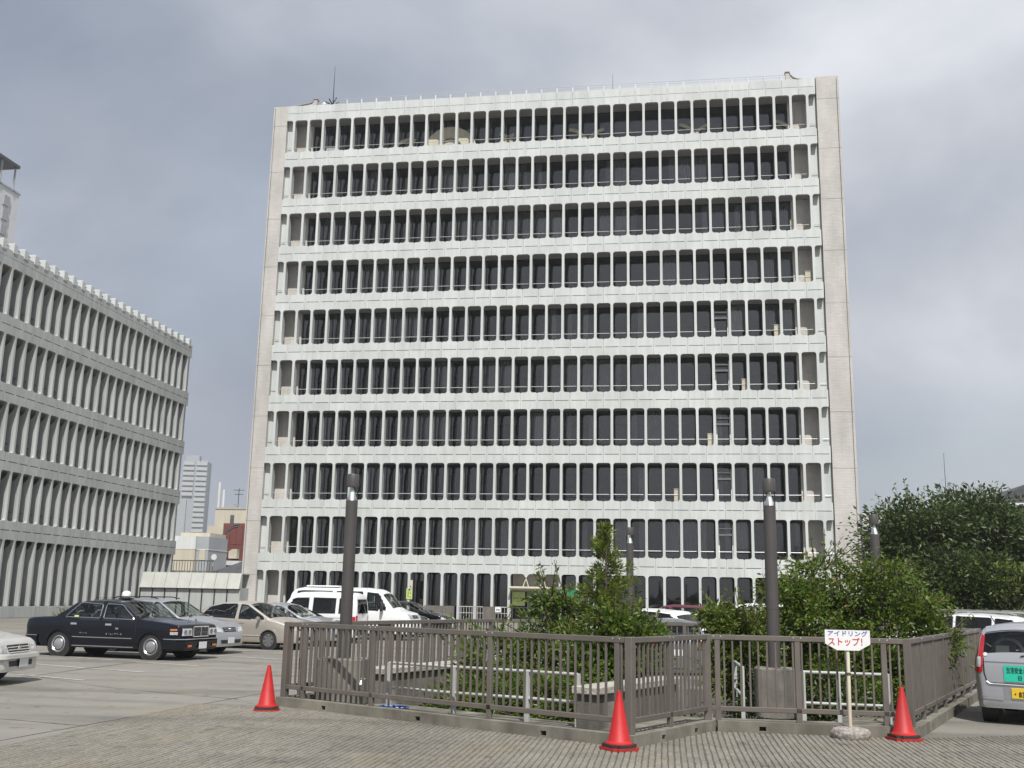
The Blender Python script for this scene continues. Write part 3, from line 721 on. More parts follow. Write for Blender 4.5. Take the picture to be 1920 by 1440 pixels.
# concrete stair walls inside the pit, with rough copings
def stair_wall(label, P, Q, h0, h1):
    P, Q = Vector(P), Vector(Q); d = Q-P; Ln = d.length
    t = T('stair_wall', label, 'wall', (P.x, P.y, 0), math.atan2(d.y, d.x), 'stained concrete walls inside the pit')
    bm = BM(); prism(bm, [(0, -.9), (Ln, -.9), (Ln, h1-.1), (0, h0-.1)], -.14, .14, 'XZ'); O('wall', bm, 'old_conc', t)
    bm = BM(); prism(bm, [(-.06, h0-.1), (Ln, h1-.1), (Ln, h1), (-.06, h0)], -.2, .2, 'XZ'); bmesh.ops.bevel(bm, geom=bm.edges[:], offset=.012, affect='EDGES'); O('coping', bm, 'coping', t)
stair_wall('stained concrete wall with rough coping behind the left lamp post base', (-4.70, 16.62), (-2.75, 20.9), .60, .62)
stair_wall('stained concrete wall end with rough coping behind the middle cone', (-1.12, 14.3), (-.05, 16.6), .60, .60)

# lamp posts on concrete bases
def lamp_post(label, x, y, base):
    t = T('lamp_post', label, 'lamp post', (x, y, 0), 0, 'dark cylindrical lamp posts')
    zb = .71 if base else 0.0
    bm = BM(); lathe(bm, [(.098, zb), (.098, 1.60), (.098, 1.62), (.094, 1.622), (.094, 1.63), (.0975, 1.632), (.0975, 1.65), (.096, 3.22), (.096, 3.235), (.08, 3.236)], 32); O('pole', bm, 'lamp', t)
    bm = BM(); lathe(bm, [(.088, 3.236), (.06, 3.31), (.012, 3.455), (0, 3.46)], 32); O('reflector_cone', bm, 'reflector', t)
    bm = BM(); lathe(bm, [(.0945, 3.237), (.0945, 3.462)], 32); bmesh.ops.delete(bm, geom=[f for f in bm.faces if len(f.verts) > 4], context='FACES'); O('lens', bm, 'lens', t)
    bm = BM(); lathe(bm, [(.085, 3.463), (.1, 3.463), (.101, 3.47), (.101, 3.655), (.096, 3.665), (0, 3.668)], 32); O('cap', bm, 'lamp', t)
    if base:
        bm = BM()
        if base == 'square': box(bm, (0, .0, .355), (.72, .62, .71)); bmesh.ops.bevel(bm, geom=bm.edges[:], offset=.02, affect='EDGES')
        else: lathe(bm, [(.31, 0), (.31, .70), (.295, .72), (.0, .725)], 28)
        O('concrete_base', bm, 'old_conc', t, (0, 0, .045))
    return t
lamp_post('dark lamp post on square concrete base, inside the fence near the left cone', -5.12, 16.35, 'square')
lamp_post('dark lamp post on round concrete base, behind the fence left of the idling sign', 1.56, 16.85, 'round')
lamp_post('far dark lamp post rising right beside the pointed young tree', -1.08, 28.6, None)
lamp_post('far dark lamp post in front of the dark trees, right of the white block', 4.42, 23.75, None)

# white inner hand railings
def white_rail(label, pts, top, mid, zb=.05):
    P = [Vector(p) for p in pts]
    t = T('white_railing', label, 'railing', (P[0].x, P[0].y, 0), 0, 'white painted railings inside the pit')
    for p in P:
        q = p-P[0]; O('post', bbox_bm((q.x, q.y, (top+zb)/2), (.06, .06, top-zb+.02), .004, math.atan2((P[-1]-P[0]).y, (P[-1]-P[0]).x)), 'white_paint', t)
    for z in (top, mid):
        for a, b in zip(P, P[1:]):
            a2, b2 = a-P[0], b-P[0]
            bm = BM(); tube(bm, [(a2.x, a2.y, z), (b2.x, b2.y, z)], .022, 8); O('rail', bm, 'white_paint', t)
white_rail('white two-bar railing on the ledge behind the long front fence', [(-4.2, 15.72), (-3.1, 15.2), (-1.98, 14.78), (-1.25, 14.45)], .74, .38)
white_rail('white two-bar railing behind the fence at the idling stop sign', [(1.93, 16.4), (2.42, 16.32), (3.12, 16.3)], .74, .30)
white_rail('white railing running back beside the round lamp base', [(1.05, 16.45), (1.03, 17.9)], .78, .36)

# water tap and blue hose by the square lamp base
t = T('water_tap', 'small chrome tap on a grey standpipe beside the square lamp base', 'tap', (-4.62, 15.75, .05))
bm = BM(); tube(bm, [(0, 0, 0), (0, 0, .42)], .022, 8); O('standpipe', bm, 'kerb', t)
bm = BM(); tube(bm, [(0, .02, .40), (0, -.10, .41), (0, -.13, .36)], .018, 8); lathe(bm, [(0, .43), (.035, .435), (.035, .45), (0, .455)], 12); O('spout', bm, 'steel', t)
bm = BM(); pts = []
for k in range(40):
    a = k*.42; r = .10+.002*k; pts.append((-4.35+r*math.cos(a)*1.5+.008*k, 15.62+r*math.sin(a)*.6, .075+.0012*k))
tube(bm, pts, .014, 6); tag(O('garden_hose', bm, 'hose'), 'coiled blue garden hose lying on the ledge behind the fence', 'hose')

# traffic cones
def cone():
    t = T('traffic_cone', '', 'cone', (0, 0, 0), 0, 'red traffic cones')
    bm = BM(); box(bm, (0, 0, .0175), (.38, .38, .03)); bmesh.ops.bevel(bm, geom=[e for e in bm.edges if abs((e.verts[0].co-e.verts[1].co).z) > .02], offset=.05, segments=3, affect='EDGES'); O('base_plate', bm, 'cone_base', t)
    bm = BM(); box(bm, (0, 0, .051), (.345, .345, .034)); bmesh.ops.bevel(bm, geom=[e for e in bm.edges if abs((e.verts[0].co-e.verts[1].co).z) > .02], offset=.06, segments=3, affect='EDGES'); O('weight', bm, 'rubber', t)
    bm = BM(); lathe(bm, [(.165, .069), (.163, .082), (.143, .095), (.128, .11), (.028, .645), (.024, .665), (.012, .672), (0, .672)], 32); O('body', bm, 'cone', t)
    return t
c0 = cone(); c0.location = (-6.02, 15.5, .0); c0.rotation_euler.z = R(18); c0['label'] = 'red traffic cone at the left end of the brown fence'
for x, y, z, rz, lab in ((-.62, 12.86, .012, 38, 'red traffic cone standing before the projecting middle corner of the fence'),
                         (3.0, 14.83, .012, 20, 'red traffic cone beside the idling stop sign, near the right fence corner'),
                         (-19.1, 27.4, 0, 5, 'far red cone tip showing above the bonnet of the pale car at the left edge')):
    c = copy_tree(c0); c.location = (x, y, z); c.rotation_euler.z = R(rz); c['label'] = lab

# idling stop sign
t = T('idling_sign', 'white board sign in Japanese asking drivers to stop idling, on a cream pole', 'sign', (2.33, 15.0-.16, .012), R(-3))
bm = BM(); prof = [(0, 0)]
lathe(bm, [(.235, .0), (.25, .03), (.25, .075), (.22, .115), (.12, .135), (0, .14)], 28)
for v in bm.verts:
    k = math.sin(v.co.x*31)*math.cos(v.co.y*27)*.008; v.co.x += k; v.co.y += k*.7
O('stone_base', bm, 'stone', t)
bm = BM(); tube(bm, [(0, 0, .12), (.012, 0, 1.36)], .0245, 14); O('pole', bm, 'cream_paint', t)
bm = BM(); lathe(bm, [(.027, .80), (.033, .803), (.033, .83), (.027, .833)], 14); tube(bm, [(.03, -.02, .815), (.075, -.03, .80), (.085, -.03, .77)], .006, 6); O('wire_tie', bm, 'bark', t, (.006, 0, 0))
bm = BM(); prism(bm, [(-.29, 1.185), (-.14, 1.10), (.14, 1.10), (.29, 1.185), (.29, 1.365), (-.29, 1.365)], -.036, -.028, 'XZ'); 
sb = O('sign_board', bm, 'board', t, (.01, 0, .02))
for k, z, m in (('idling', 1.315, 'blue_ink'), ('stop', 1.205, 'red_ink')):
    o = O('lettering', TXT[k], m, sb, (0, -.038, z), (R(90), 0, 0)); o.scale = (.78 if k == 'idling' else .70, .68 if k == 'idling' else .78, 1)

# signs at the office entrance
def marks(bm, pts, s, y):
    for x, z in pts:
        box(bm, (x, y, z+s*.30), (s*.8, .01, s*.16)); box(bm, (x, y-.002, z), (s*.14, .01, s*.8)); box(bm, (x, y+.0015, z-s*.05), (s*.7, .01, s*.13)); box(bm, (x-s*.2, y+.003, z-s*.3), (s*.35, .01, s*.16))
t = T('pillar_sign', 'bright yellow upright sign fixed on a ground floor column of the white block', 'sign', (-18.33, YF-.03, 0))
bm = BM(); box(bm, (0, 0, 1.83), (.44, .03, .74)); O('board', bm, 'sign_yellow', t)
bm = BM(); box(bm, (.1, .01, 2.5), (.24, .03, .56)); O('upper_board', bm, 'cream', t)
bm = BM(); marks(bm, [(-.07, 1.93), (-.07, 1.80), (-.07, 1.65), (.08, 1.86), (.08, 1.60)], .10, -.02); marks(bm, [(.08, 2.34)], .12, -.01); O('characters', bm, 'black_ink', t)
bm = BM(); lathe(bm, [(0, -.021), (.075, -.021), (.075, -.016)], 16, 'Y', (0, 0, 2.10)); O('emblem', bm, 'blue_ink', t)
t = T('entrance_sign', 'yellow-green square notice board at the office entrance', 'sign', (-10.55, YF+.35, 0))
bm = BM(); box(bm, (0, 0, 1.62), (.90, .04, .96)); O('board', bm, 'sign_yellow', t)
bm = BM(); box(bm, (-.4, .03, .6), (.04, .04, 1.2)); box(bm, (.4, .03, .6), (.04, .04, 1.2)); O('legs', bm, 'mullion', t)
bm = BM(); marks(bm, [(-.30+.15*k, 1.66) for k in range(5)], .125, -.024); marks(bm, [(-.03, 1.45), (.06, 1.45), (.22, 1.50), (.31, 1.50), (.05, 1.84)], .075, -.024); O('characters', bm, 'black_ink', t)
t = T('railing_plate', 'small white plate with dark marks hung on the pale entrance railing', 'sign', (-11.72, YF-1.36, 0))
bm = BM(); box(bm, (0, 0, .86), (.40, .02, .34)); O('board', bm, 'board', t)
bm = BM(); marks(bm, [(-.06, .86), (.07, .84)], .15, -.012); O('characters', bm, 'black_ink', t)
t = T('banner_stand', 'green notice banner by the entrance, half hidden behind the pointed tree', 'banner', (-6.75, YF-.25, 0))
bm = BM(); box(bm, (0, 0, 1.75), (.85, .03, 1.15)); O('cloth', bm, mat('green banner', (.015, .20, .11), .6), t)
bm = BM(); tube(bm, [(-.42, .03, 0), (-.42, .03, 2.4)], .02, 6); tube(bm, [(.42, .03, 0), (.42, .03, 2.4)], .02, 6); O('pole', bm, 'white_paint', t)

# ------------------------------------------------------------------ distant buildings on the left
def block(parent, name, c, s, m): 
    bm = BM(); box(bm, c, s); return O(name, bm, m, parent)
t = T('apartment_tower', 'tall pale apartment tower with stacked balconies far behind the link building', 'building', (-289, 600, 0), R(14))
block(t, 'core', (0, 6, 40), (15, 12, 80), 'wall_grey'); block(t, 'side_slab', (-6.2, -.6, 28), (5.5, 2.4, 56), 'wall_grey'); block(t, 'roof_block', (-2.5, 6, 82), (8, 7, 4), 'wall_grey')
bal = to_mesh('balcony', bbox_bm((0, 0, 0), (6.6, 1.0, 2.1))); win = to_mesh('window', bbox_bm((0, 0, 0), (1.8, .2, 1.5)))
for k in range(25):
    z = 3.0+3.15*k
    O('balcony', bal, 'clad_grey', t, (4.1, -.7, z)); 
    for x in (1.6, 4.2, 6.4): O('window', win, 'wall_grey', t, (x, -.1, z+1.5))
    if k > 17:
        O('balcony', bal, 'clad_grey', t, (-3.6, -.7, z))
        for x in (-5.6, -2.4): O('window', win, 'wall_grey', t, (x, -.1, z+1.5))
t = T('cream_building', 'cream windowless building block beyond the maroon-clad building', 'building', (-70.2, 160, 0))
block(t, 'wall', (0, 5, 7.4), (5.6, 10, 14.8), 'wall_cream'); block(t, 'side_wing', (-3.5, 5.2, 6.0), (1.5, 9, 12.3), 'wall_cream'); block(t, 'window', (.2, -.05, 13.2), (.6, .2, 1.3), 'far_window'); block(t, 'parapet', (0, 5, 14.95), (5.8, 10.2, .3), 'coping')
bm = BM(); lathe(bm, [(0, 0), (.35, .15), (.5, .4)], 12, 'Z', (-.1, 2, 15.4)); O('dish', bm, 'wall_white', t)
bm = BM()
for x in (-.3, 2.6): tube(bm, [(x, 3, 15), (x, 3, 18.5)], .06, 5); tube(bm, [(x-.9, 3, 18.2), (x+.9, 3, 18.2)], .05, 5); tube(bm, [(x-.7, 3, 17.5), (x+.7, 3, 17.5)], .05, 5)
O('tv_aerial', bm, 'mullion', t)
t = T('maroon_building', 'maroon panel-clad building beside the left edge of the white block', 'building', (-61.6, 140, 0))
block(t, 'wall', (1.1, 5, 5.6), (4.0, 10, 11.2), 'tile_red'); block(t, 'lower_wing', (-1.64, 5, 4.3), (1.48, 9.5, 8.6), 'tile_red')
pnl = to_mesh('panel', bbox_bm((0, 0, 0), (.9, .08, 2.7), .02))
for a in range(4):
    for b in range(4): O('panel', pnl, 'tile_red', t, (-.28+.94*a, -.04, 1.3+2.75*b))
block(t, 'roof_tank', (1.3, -.8, 6.9), (1.2, .9, 1.3), 'wall_cream'); block(t, 'ledge', (.6, -1.2, 5.6), (4.4, 2.4, .6), 'wall_white')
t = T('white_annex', 'small white panelled box building between grey wing and maroon building', 'building', (-62.2, 128, 0))
block(t, 'lower_wall', (-1.0, 3, 3.5), (4.8, 6, 7.0), 'wall_cream'); block(t, 'upper_wall', (-1.0, 3, 7.85), (4.86, 6.06, 1.7), 'wall_white'); block(t, 'side_wall', (2.25, 3.3, 4.33), (1.62, 5.8, 8.66), 'wall_grey'); block(t, 'upper_storey', (-.6, 6.5, 8.9), (4.2, 5, .9), 'wall_cream')
block(t, 'window', (2.3, .36, 6.3), (.8, .1, 1.3), 'wall_cream'); block(t, 'cornice', (2.26, 3.3, 7.0), (1.7, 5.9, .1), 'wall_white')
bm = BM(); k = 10
for q in (0, .35): 
    tube(bm, [(.9+2.3*i/k, 9+q, 9.1+1.4*math.sin(i/k*math.pi*.5)+q) for i in range(k+1)], .14, 5)
O('arched_roof_rib', bm, 'lamp', t)
t = T('balcony_house', 'low house with a dark-railed balcony behind the link building', 'building', (-48.6, 101, 0))
block(t, 'wall', (0, 1.4, 1.6), (6.3, 3, 3.2), 'brick_dark'); block(t, 'balcony_slab', (0, -.4, 3.45), (6.5, 1.4, .55), 'old_conc')
bm = BM(); box(bm, (0, -1.0, 4.72), (6.4, .06, .08))
for k in range(22): box(bm, (-3.1+.296*k, -1.0, 4.17), (.04, .04, 1.04))
O('balcony_rail', bm, 'mullion', t)
bm = BM(); lathe(bm, [(0, .06), (.18, .04), (.30, -.04)], 16, 'Y', (3.3, -1.2, 5.1)); tube(bm, [(3.1, -1.0, 4.2), (3.3, -1.12, 5.1)], .03, 6); O('satellite_dish', bm, 'wall_white', t)
t = T('hip_roof_house', 'house with dark hipped roof left of the white block', 'house', (-45.3, 106, 0))
block(t, 'wall', (0, 3, 1.5), (7, 6, 3.0), 'wall_cream')
bm = BM(); v = [bm.verts.new(p) for p in ((-4.6, -.6, 3.1), (4.6, -.6, 3.1), (4.6, 6.6, 3.1), (-4.6, 6.6, 3.1), (-.6, 2.6, 5.0), (2.5, 2.6, 5.0))]
for f in ((0, 1, 5, 4), (1, 2, 5), (2, 3, 4, 5), (3, 0, 4), (3, 2, 1, 0)): bm.faces.new([v[i] for i in f])
O('roof', bm, 'roof_dark', t)
bm = BM(); q = [(1.0, 1.10, 4.16), (1.9, 1.10, 4.16), (1.9, 1.7, 4.44), (1.0, 1.7, 4.44)]; bm.faces.new([bm.verts.new(p) for p in q]); O('skylight', bm, 'wall_white', t)
t = T('chimney_pair', 'pair of thin pale chimneys far behind the cream building', 'chimney', (-90.2, 200, 0))
for x, h in ((-.5, 23.5), (.5, 22.0)):
    bm = BM(); lathe(bm, [(.32, 0), (.26, h), (0, h)], 12, 'Z', (x, 0, 0)); O('stack', bm, 'wall_white', t)
t = T('corner_tower', 'white tower with small windows and rooftop frame above the grey wing', 'building', (-107.6, 150, 0), R(90))
block(t, 'wall', (-7.25, 8, 33.2), (14.5, 16, 66.4), 'wall_white')
fw_ = to_mesh('window', bbox_bm((0, 0, 0), (1.5, .3, 1.7)))
for zc in (64.1, 61.6, 59.1, 56.6, 54.1):
    for x in (-3.2, -7.5): O('window', fw_, 'wall_grey', t, (x, -.1, zc))
block(t, 'roof_deck', (-8.2, 4.8, 70.6), (13.4, 11, .5), 'mullion')
for x in (-2.0, -5.5, -9): block(t, 'frame_leg', (x, -.2, 68.4), (.22, .22, 4.0), 'wall_grey')
block(t, 'roof_edge', (-7.2, 8, 66.5), (14.8, 16.3, .3), 'wall_grey')
# right-hand background
t = T('dark_roof_house', 'house with dark roof and pale eaves above the trees at right edge', 'house', (22.6, 70, 0))
block(t, 'wall', (.5, 3, 3.9), (4.6, 6, 7.8), 'wall_cream')
bm = BM(); prism(bm, [(-2.5, 8.15), (-.3, 9.35), (4.5, 9.35), (4.5, 8.15)], -.5, 6.5, 'XZ'); O('roof', bm, 'roof_dark', t)
block(t, 'eaves', (.6, 3, 8.08), (5.8, 7.2, .14), 'wall_white'); block(t, 'chimney_block', (-2.6, 1, 7.9), (.7, .8, 1.9), 'wall_grey'); block(t, 'window', (-.6, -.05, 7.2), (1.4, .12, .8), 'far_window')
t = T('white_building', 'white building with dark windows glimpsed right behind the white block', 'building', (17.6, 96, 0))
block(t, 'wall', (1.4, 4, 4.8), (4.2, 8, 9.6), 'wall_white')
for z in (1.6, 4.6, 7.4): block(t, 'window', (.0, -.05, z), (1.2, .12, 1.3), 'far_window'); block(t, 'window', (2.2, -.05, z), (1.2, .12, 1.3), 'far_window')
t = T('distant_mast', 'thin radio mast above the dark trees at right', 'mast', (40.2, 160, 0))
bm = BM(); tube(bm, [(0, 0, 0), (0, 0, 23.8)], [.14, .03], 6); O('pole', bm, 'lamp', t)
w = O('retaining_wall', bbox_bm((0, 0, .8), (26, .3, 1.6), .02), 'old_conc', None, (21, 43, 0)); tag(w, 'low weathered concrete wall in front of the dark trees at right', 'wall')

# ------------------------------------------------------------------ vegetation
def leaves_mesh(name, pos, size, up=0.35, jitter=0.5, aspect=0.42, droop=0.0, dirs=None, fold=0.18):
    n = len(pos); pos = np.asarray(pos, float)
    d = rng.normal(size=(n, 3)); d /= np.linalg.norm(d, axis=1)[:, None]
    if dirs is not None: d = d*jitter + dirs
    d[:, 2] -= droop; d /= np.linalg.norm(d, axis=1)[:, None]
    nn = rng.normal(size=(n, 3)); nn[:, 2] += up*3; s = np.cross(d, nn); s /= np.linalg.norm(s, axis=1)[:, None]+1e-9
    nz = np.cross(s, d)
    L_ = (size*(0.65+0.7*rng.random(n)))[:, None]; Wd = L_*aspect
    a = pos; b = pos+d*L_*.45+s*Wd*.5+nz*L_*fold*.4; c = pos+d*L_-nz*L_*.08; e = pos+d*L_*.45-s*Wd*.5+nz*L_*fold*.4
    V = np.stack([a, b, c, e], 1).reshape(-1, 3)
    me = bpy.data.meshes.new(name); me.vertices.add(4*n); me.vertices.foreach_set('co', V.ravel())
    idx = np.arange(n)*4; tri = np.stack([idx, idx+1, idx+2, idx, idx+2, idx+3], 1).reshape(-1)
    me.loops.add(6*n); me.loops.foreach_set('vertex_index', tri.astype(np.int32))
    me.polygons.add(2*n); me.polygons.foreach_set('loop_start', (np.arange(2*n)*3).astype(np.int32))
    me.update(calc_edges=True); me.validate(); return me
def blob_points(ells, nclump, per, spread, shell=0.55):
    """clumps scattered in ellipsoids, mostly near their outside; leaves scattered in each clump"""
    out = []; dirs = []; vol = np.array([e[3]*e[4]*e[5] for e in ells]); vol = vol**.8/np.sum(vol**.8)
    for e, f in zip(ells, vol):
        k = max(3, int(nclump*f)); d = rng.normal(size=(k, 3)); d /= np.linalg.norm(d, axis=1)[:, None]
        r = (shell+(1-shell)*rng.random(k))*(1+.10*rng.normal(size=k))
        c = np.array(e[:3])+d*r[:, None]*np.array(e[3:6])
        for cc, dd in zip(c, d):
            m = max(3, int(per*(.5+rng.random()))); sp = spread*(.6+.8*rng.random())
            p = cc+rng.normal(size=(m, 3))*sp*np.array([1, 1, .45]); out.append(p)
            o = np.tile(dd*.6+np.array([0, 0, -.05]), (m, 1)) + (p-cc)/sp*.35; dirs.append(o)
    return np.concatenate(out), np.concatenate(dirs)
def limbs(bm, base, tips, r0=.08):
    for tp in tips:
        b = Vector(base); t_ = Vector(tp); mid = b.lerp(t_, .5)+Vector((random.uniform(-.1, .1), random.uniform(-.1, .1), random.uniform(.0, .15)))*(t_-b).length
        tube(bm, [b, b.lerp(mid, .5), mid, mid.lerp(t_, .55), t_], [r0, r0*.75, r0*.5, r0*.3, r0*.1], 6)
def tree(name, label, cat, loc, ells, nclump, per, spread, size, m, trunk_r=.1, trunk_h=1.0, group=None, shell=.55, sprigs=0, sprig_len=.5, aspect=.42, nlimb=9):
    t = T(name, label, cat, loc, 0, group)
    bm = BM(); tube(bm, [(0, 0, -.05), (.02, .01, trunk_h*.5), (0, 0, trunk_h)], [trunk_r*1.25, trunk_r, trunk_r*.8], 8)
    tips = []
    for k in range(nlimb):
        e = ells[k % len(ells)]; tips.append((e[0]+random.uniform(-.6, .6)*e[3], e[1]+random.uniform(-.6, .6)*e[4], e[2]+random.uniform(-.1, .8)*e[5]))
    limbs(bm, (0, 0, trunk_h*.8), tips, trunk_r*.7)
    P, D = blob_points(ells, nclump, per, spread, shell)
    # loose sprigs that break the outline
    sp_p, sp_d = [], []; tw = BM()
    for k in range(sprigs):
        e = ells[random.randrange(len(ells))]; d = rng.normal(size=3); d[2] = abs(d[2])*.9; d /= np.linalg.norm(d)
        s0 = np.array(e[:3])+d*np.array(e[3:6])*.9; dr = d*.8+np.array([0, 0, .35])+rng.normal(size=3)*.3; dr /= np.linalg.norm(dr); Ls = sprig_len*(.5+rng.random())
        tube(tw, [tuple(s0-dr*.3*Ls), tuple(s0+dr*Ls)], [.012, .004], 4, caps=False)
        for q in range(int(12*Ls/size*.09)+5):
            sp_p.append(s0+dr*Ls*rng.random()+rng.normal(size=3)*.015); v = rng.normal(size=3); sp_d.append(v*.8+dr*.5)
    O('trunk', bm, 'bark', t)
    if sp_p: O('twigs', tw, 'bark', t, kind='stuff')
    else: tw.free()
    if sp_p: P = np.concatenate([P, np.array(sp_p)]); D = np.concatenate([D, np.array(sp_d)])
    O('crown', leaves_mesh('crown', P, size, dirs=D, jitter=.7, aspect=aspect), m, t)
    return t
# young feathery conifer
def feather_tree(loc, h):
    t = T('young_tree', 'young pointed tree with feathery sprays, beside the far lamp post', 'tree', loc)
    bm = BM(); tube(bm, [(0, 0, -.1), (0, 0, h*.5), (.03, 0, h)], [.05, .03, .006], 8); P = []; D = []
    z = .5
    while z < h-.03:
        f = 1-(z/h); Lr = .07+1.25*f**.95
        for k in range(4):
            a = random.uniform(0, 6.28); ln = Lr*random.uniform(.5, 1.15); up = .75 if z > h*.75 else .42
            d = np.array([math.cos(a), math.sin(a), up]); d /= np.linalg.norm(d); p0 = np.array([0, 0, z])
            tube(bm, [tuple(p0), tuple(p0+d*ln)], [.010, .003], 4, caps=False)
            nl = int(ln*95)+7
            for q in range(nl):
                s_ = .12+.9*rng.random(); sub = p0+d*ln*s_
                side = rng.normal(size=3); side -= d*side.dot(d); side /= np.linalg.norm(side)
                P.append(sub+side*rng.random()*.045*(1+f)+np.array([0, 0, -.10*ln*s_*s_])); v = d*.75+side*.7+np.array([0, 0, .15]); D.append(v)
        z += .085
    O('trunk', bm, 'bark', t)
    O('crown', leaves_mesh('crown', np.array(P), .10, dirs=np.array(D), jitter=.25, aspect=.24), 'needle', t)
feather_tree((-1.10, 18.0, -.05), 3.06)
tree('camellia_shrub', 'spreading glossy-leaved shrub left of the pointed young tree, above the front fence', 'shrub', (-2.3, 18.6, -.9),
     [(-.75, -.2, 1.65, .65, .7, .38), (.1, .1, 1.95, .7, .6, .40), (.55, .1, 2.3, .40, .4, .45), (.15, .2, 2.6, .22, .3, .3), (-.1, -.2, 1.15, 1.2, .9, .55)], 300, 34, .11, .10, 'leaf', .05, .8, sprigs=60, sprig_len=.5)
tree('round_shrub', 'dense green shrub at the foot of the pointed young tree', 'shrub', (-.95, 17.4, -.9),
     [(0, 0, 1.6, .70, .6, .62), (.42, .1, 1.85, .45, .5, .5), (-.35, -.1, 1.0, .8, .7, .6), (.1, 0, 2.1, .5, .45, .42)], 430, 34, .10, .095, 'leaf', .05, .8, sprigs=50, sprig_len=.3)
tree('bank_shrub', 'low shrub filling the pit behind the white railing of the front fence', 'shrub', (-2.1, 16.9, -.9),
     [(0, 0, .85, .9, .5, .6), (-.9, .3, .85, .7, .5, .6), (.7, -.3, .9, .5, .45, .6), (-1.5, .7, .75, .5, .5, .55)], 330, 30, .12, .09, 'leaf', .04, .4, sprigs=20, sprig_len=.3)
tree('maple_tree', 'wide leafy green tree behind the right fence and idling sign', 'tree', (3.05, 19.0, -1.22),
     [(-.45, 0, 2.65, .75, .8, .5), (.7, .2, 2.45, .75, .8, .55), (.15, .2, 3.15, .6, .6, .35), (-1.0, -.1, 3.1, .45, .45, .26), (-.15, -.1, 1.75, 1.25, 1.0, .7), (.7, .5, 1.65, .6, .7, .6), (1.2, .3, 2.95, .42, .4, .24), (-1.35, 0, 2.3, .42, .4, .3), (.6, -.3, 3.5, .4, .35, .2), (-.45, 0, 3.55, .32, .3, .2), (1.45, .4, 2.3, .35, .4, .3)], 560, 62, .15, .092, 'maple', .09, 1.4, sprigs=150, sprig_len=.45, nlimb=18, shell=.6)
tree('pale_shrub', 'lighter yellow-green shrub just left of the round-based lamp post', 'shrub', (1.1, 18.4, -.9),
     [(0, 0, 2.0, .55, .5, .38), (-.3, 0, 2.3, .28, .3, .30), (.3, 0, 2.25, .3, .3, .25), (.1, 0, 1.5, .65, .5, .5)], 280, 34, .10, .09, 'leaf_yellow', .04, .9, sprigs=50, sprig_len=.38)
tree('under_shrub', 'dark low shrub in the pit behind the idling stop sign', 'shrub', (2.6, 17.6, -.9),
     [(0, 0, .8, 1.0, .5, .7), (-1.1, .4, .8, .6, .5, .6)], 190, 26, .12, .085, 'leaf_dark', .04, .5, sprigs=15, sprig_len=.3)
# dark trees at the right
DT = [(10.75, 47, 'dark leafy tree nearest the right wall of the white block', [(-.4, 0, 4.6, 2.1, 2.2, 1.5), (.4, 0, 2.6, 2.3, 2, 1.6), (-.9, 0, 3.6, 1.2, 1.5, 1.4)], .19),
      (13.4, 48.5, 'tallest dark tree, under the thin distant mast', [(-.2, 0, 5.3, 2.0, 2.2, 1.5), (.6, 0, 3.4, 2.4, 2, 2.0), (-.6, 0, 2.0, 2.2, 2, 1.3)], .19),
      (17.0, 46.5, 'dark tree at the right edge, below the dark-roofed house', [(0, 0, 4.0, 2.3, 2.2, 1.6), (.2, 0, 2.3, 2.4, 2, 1.6)], .19),
      (16.0, 52.5, 'dark tree standing behind, between the tallest tree and the dark-roofed house', [(-.8, 0, 4.6, 1.9, 2.0, 1.5), (0, 0, 2.6, 2.4, 2, 1.8)], .19),
      (11.8, 44.8, 'lower dark bushy tree in front of the tallest dark tree', [(0, 0, 2.4, 2.2, 1.2, 1.5), (1.4, 0, 1.8, 1.8, 1.2, 1.3)], .17)]
for x, y, lab, ells, sz in DT:
    tree('dark_tree', lab, 'tree', (x, y, 0), ells, 900, 34, .34, sz*1.1, 'leaf_dark', .18, 1.8, 'dark trees at the right', .45, 60, .8, nlimb=12)
tree('autumn_spray', 'sprawling creeper with reddish tips across the dark trees', 'creeper', (13.2, 43.6, 0), [(.2, 0, 3.0, 1.5, .3, .35), (-.8, 0, 2.5, .9, .3, .4)], 40, 14, .2, .16, 'leaf_yellow', .05, 1.6, sprigs=14, sprig_len=.8, nlimb=6)
tree('hedge_bush', 'small green bush on the roofline left of the white block', 'bush', (-44.5, 104.5, 0), [(0, 0, 2.6, 2.0, 1, .9)], 90, 16, .3, .2, 'leaf', .1, 1.2, sprigs=10)
tree('dry_bush', 'small yellowish bush at the foot of the grey wing, behind the taxi boot', 'bush', (-22.8, 37.5, 0), [(0, 0, .55, .35, .35, .4)], 50, 14, .1, .09, 'leaf_yellow', .03, .3, sprigs=10, sprig_len=.25)
# low ground cover in the pit
pp = []
poly = [(p.x, p.y) for p in HOLE]
def inside(x, y):
    c = False
    for i in range(len(poly)):
        (x1, y1), (x2, y2) = poly[i-1], poly[i]
        if (y1 > y) != (y2 > y) and x < (x2-x1)*(y-y1)/(y2-y1)+x1: c = not c
    return c
while len(pp) < 900:
    x, y = random.uniform(-6, 6.2), random.uniform(13, 23)
    if inside(x, y): pp.append((x, y))
P = np.concatenate([np.array([x, y, -.85])+np.abs(rng.normal(size=(14, 3)))*np.array([.18, .18, .28])*np.array([rng.choice([-1, 1]), rng.choice([-1, 1]), 1]) for x, y in pp])
O('ground_cover', leaves_mesh('ground_cover', P, .10), 'leaf_dark', None, kind='stuff')
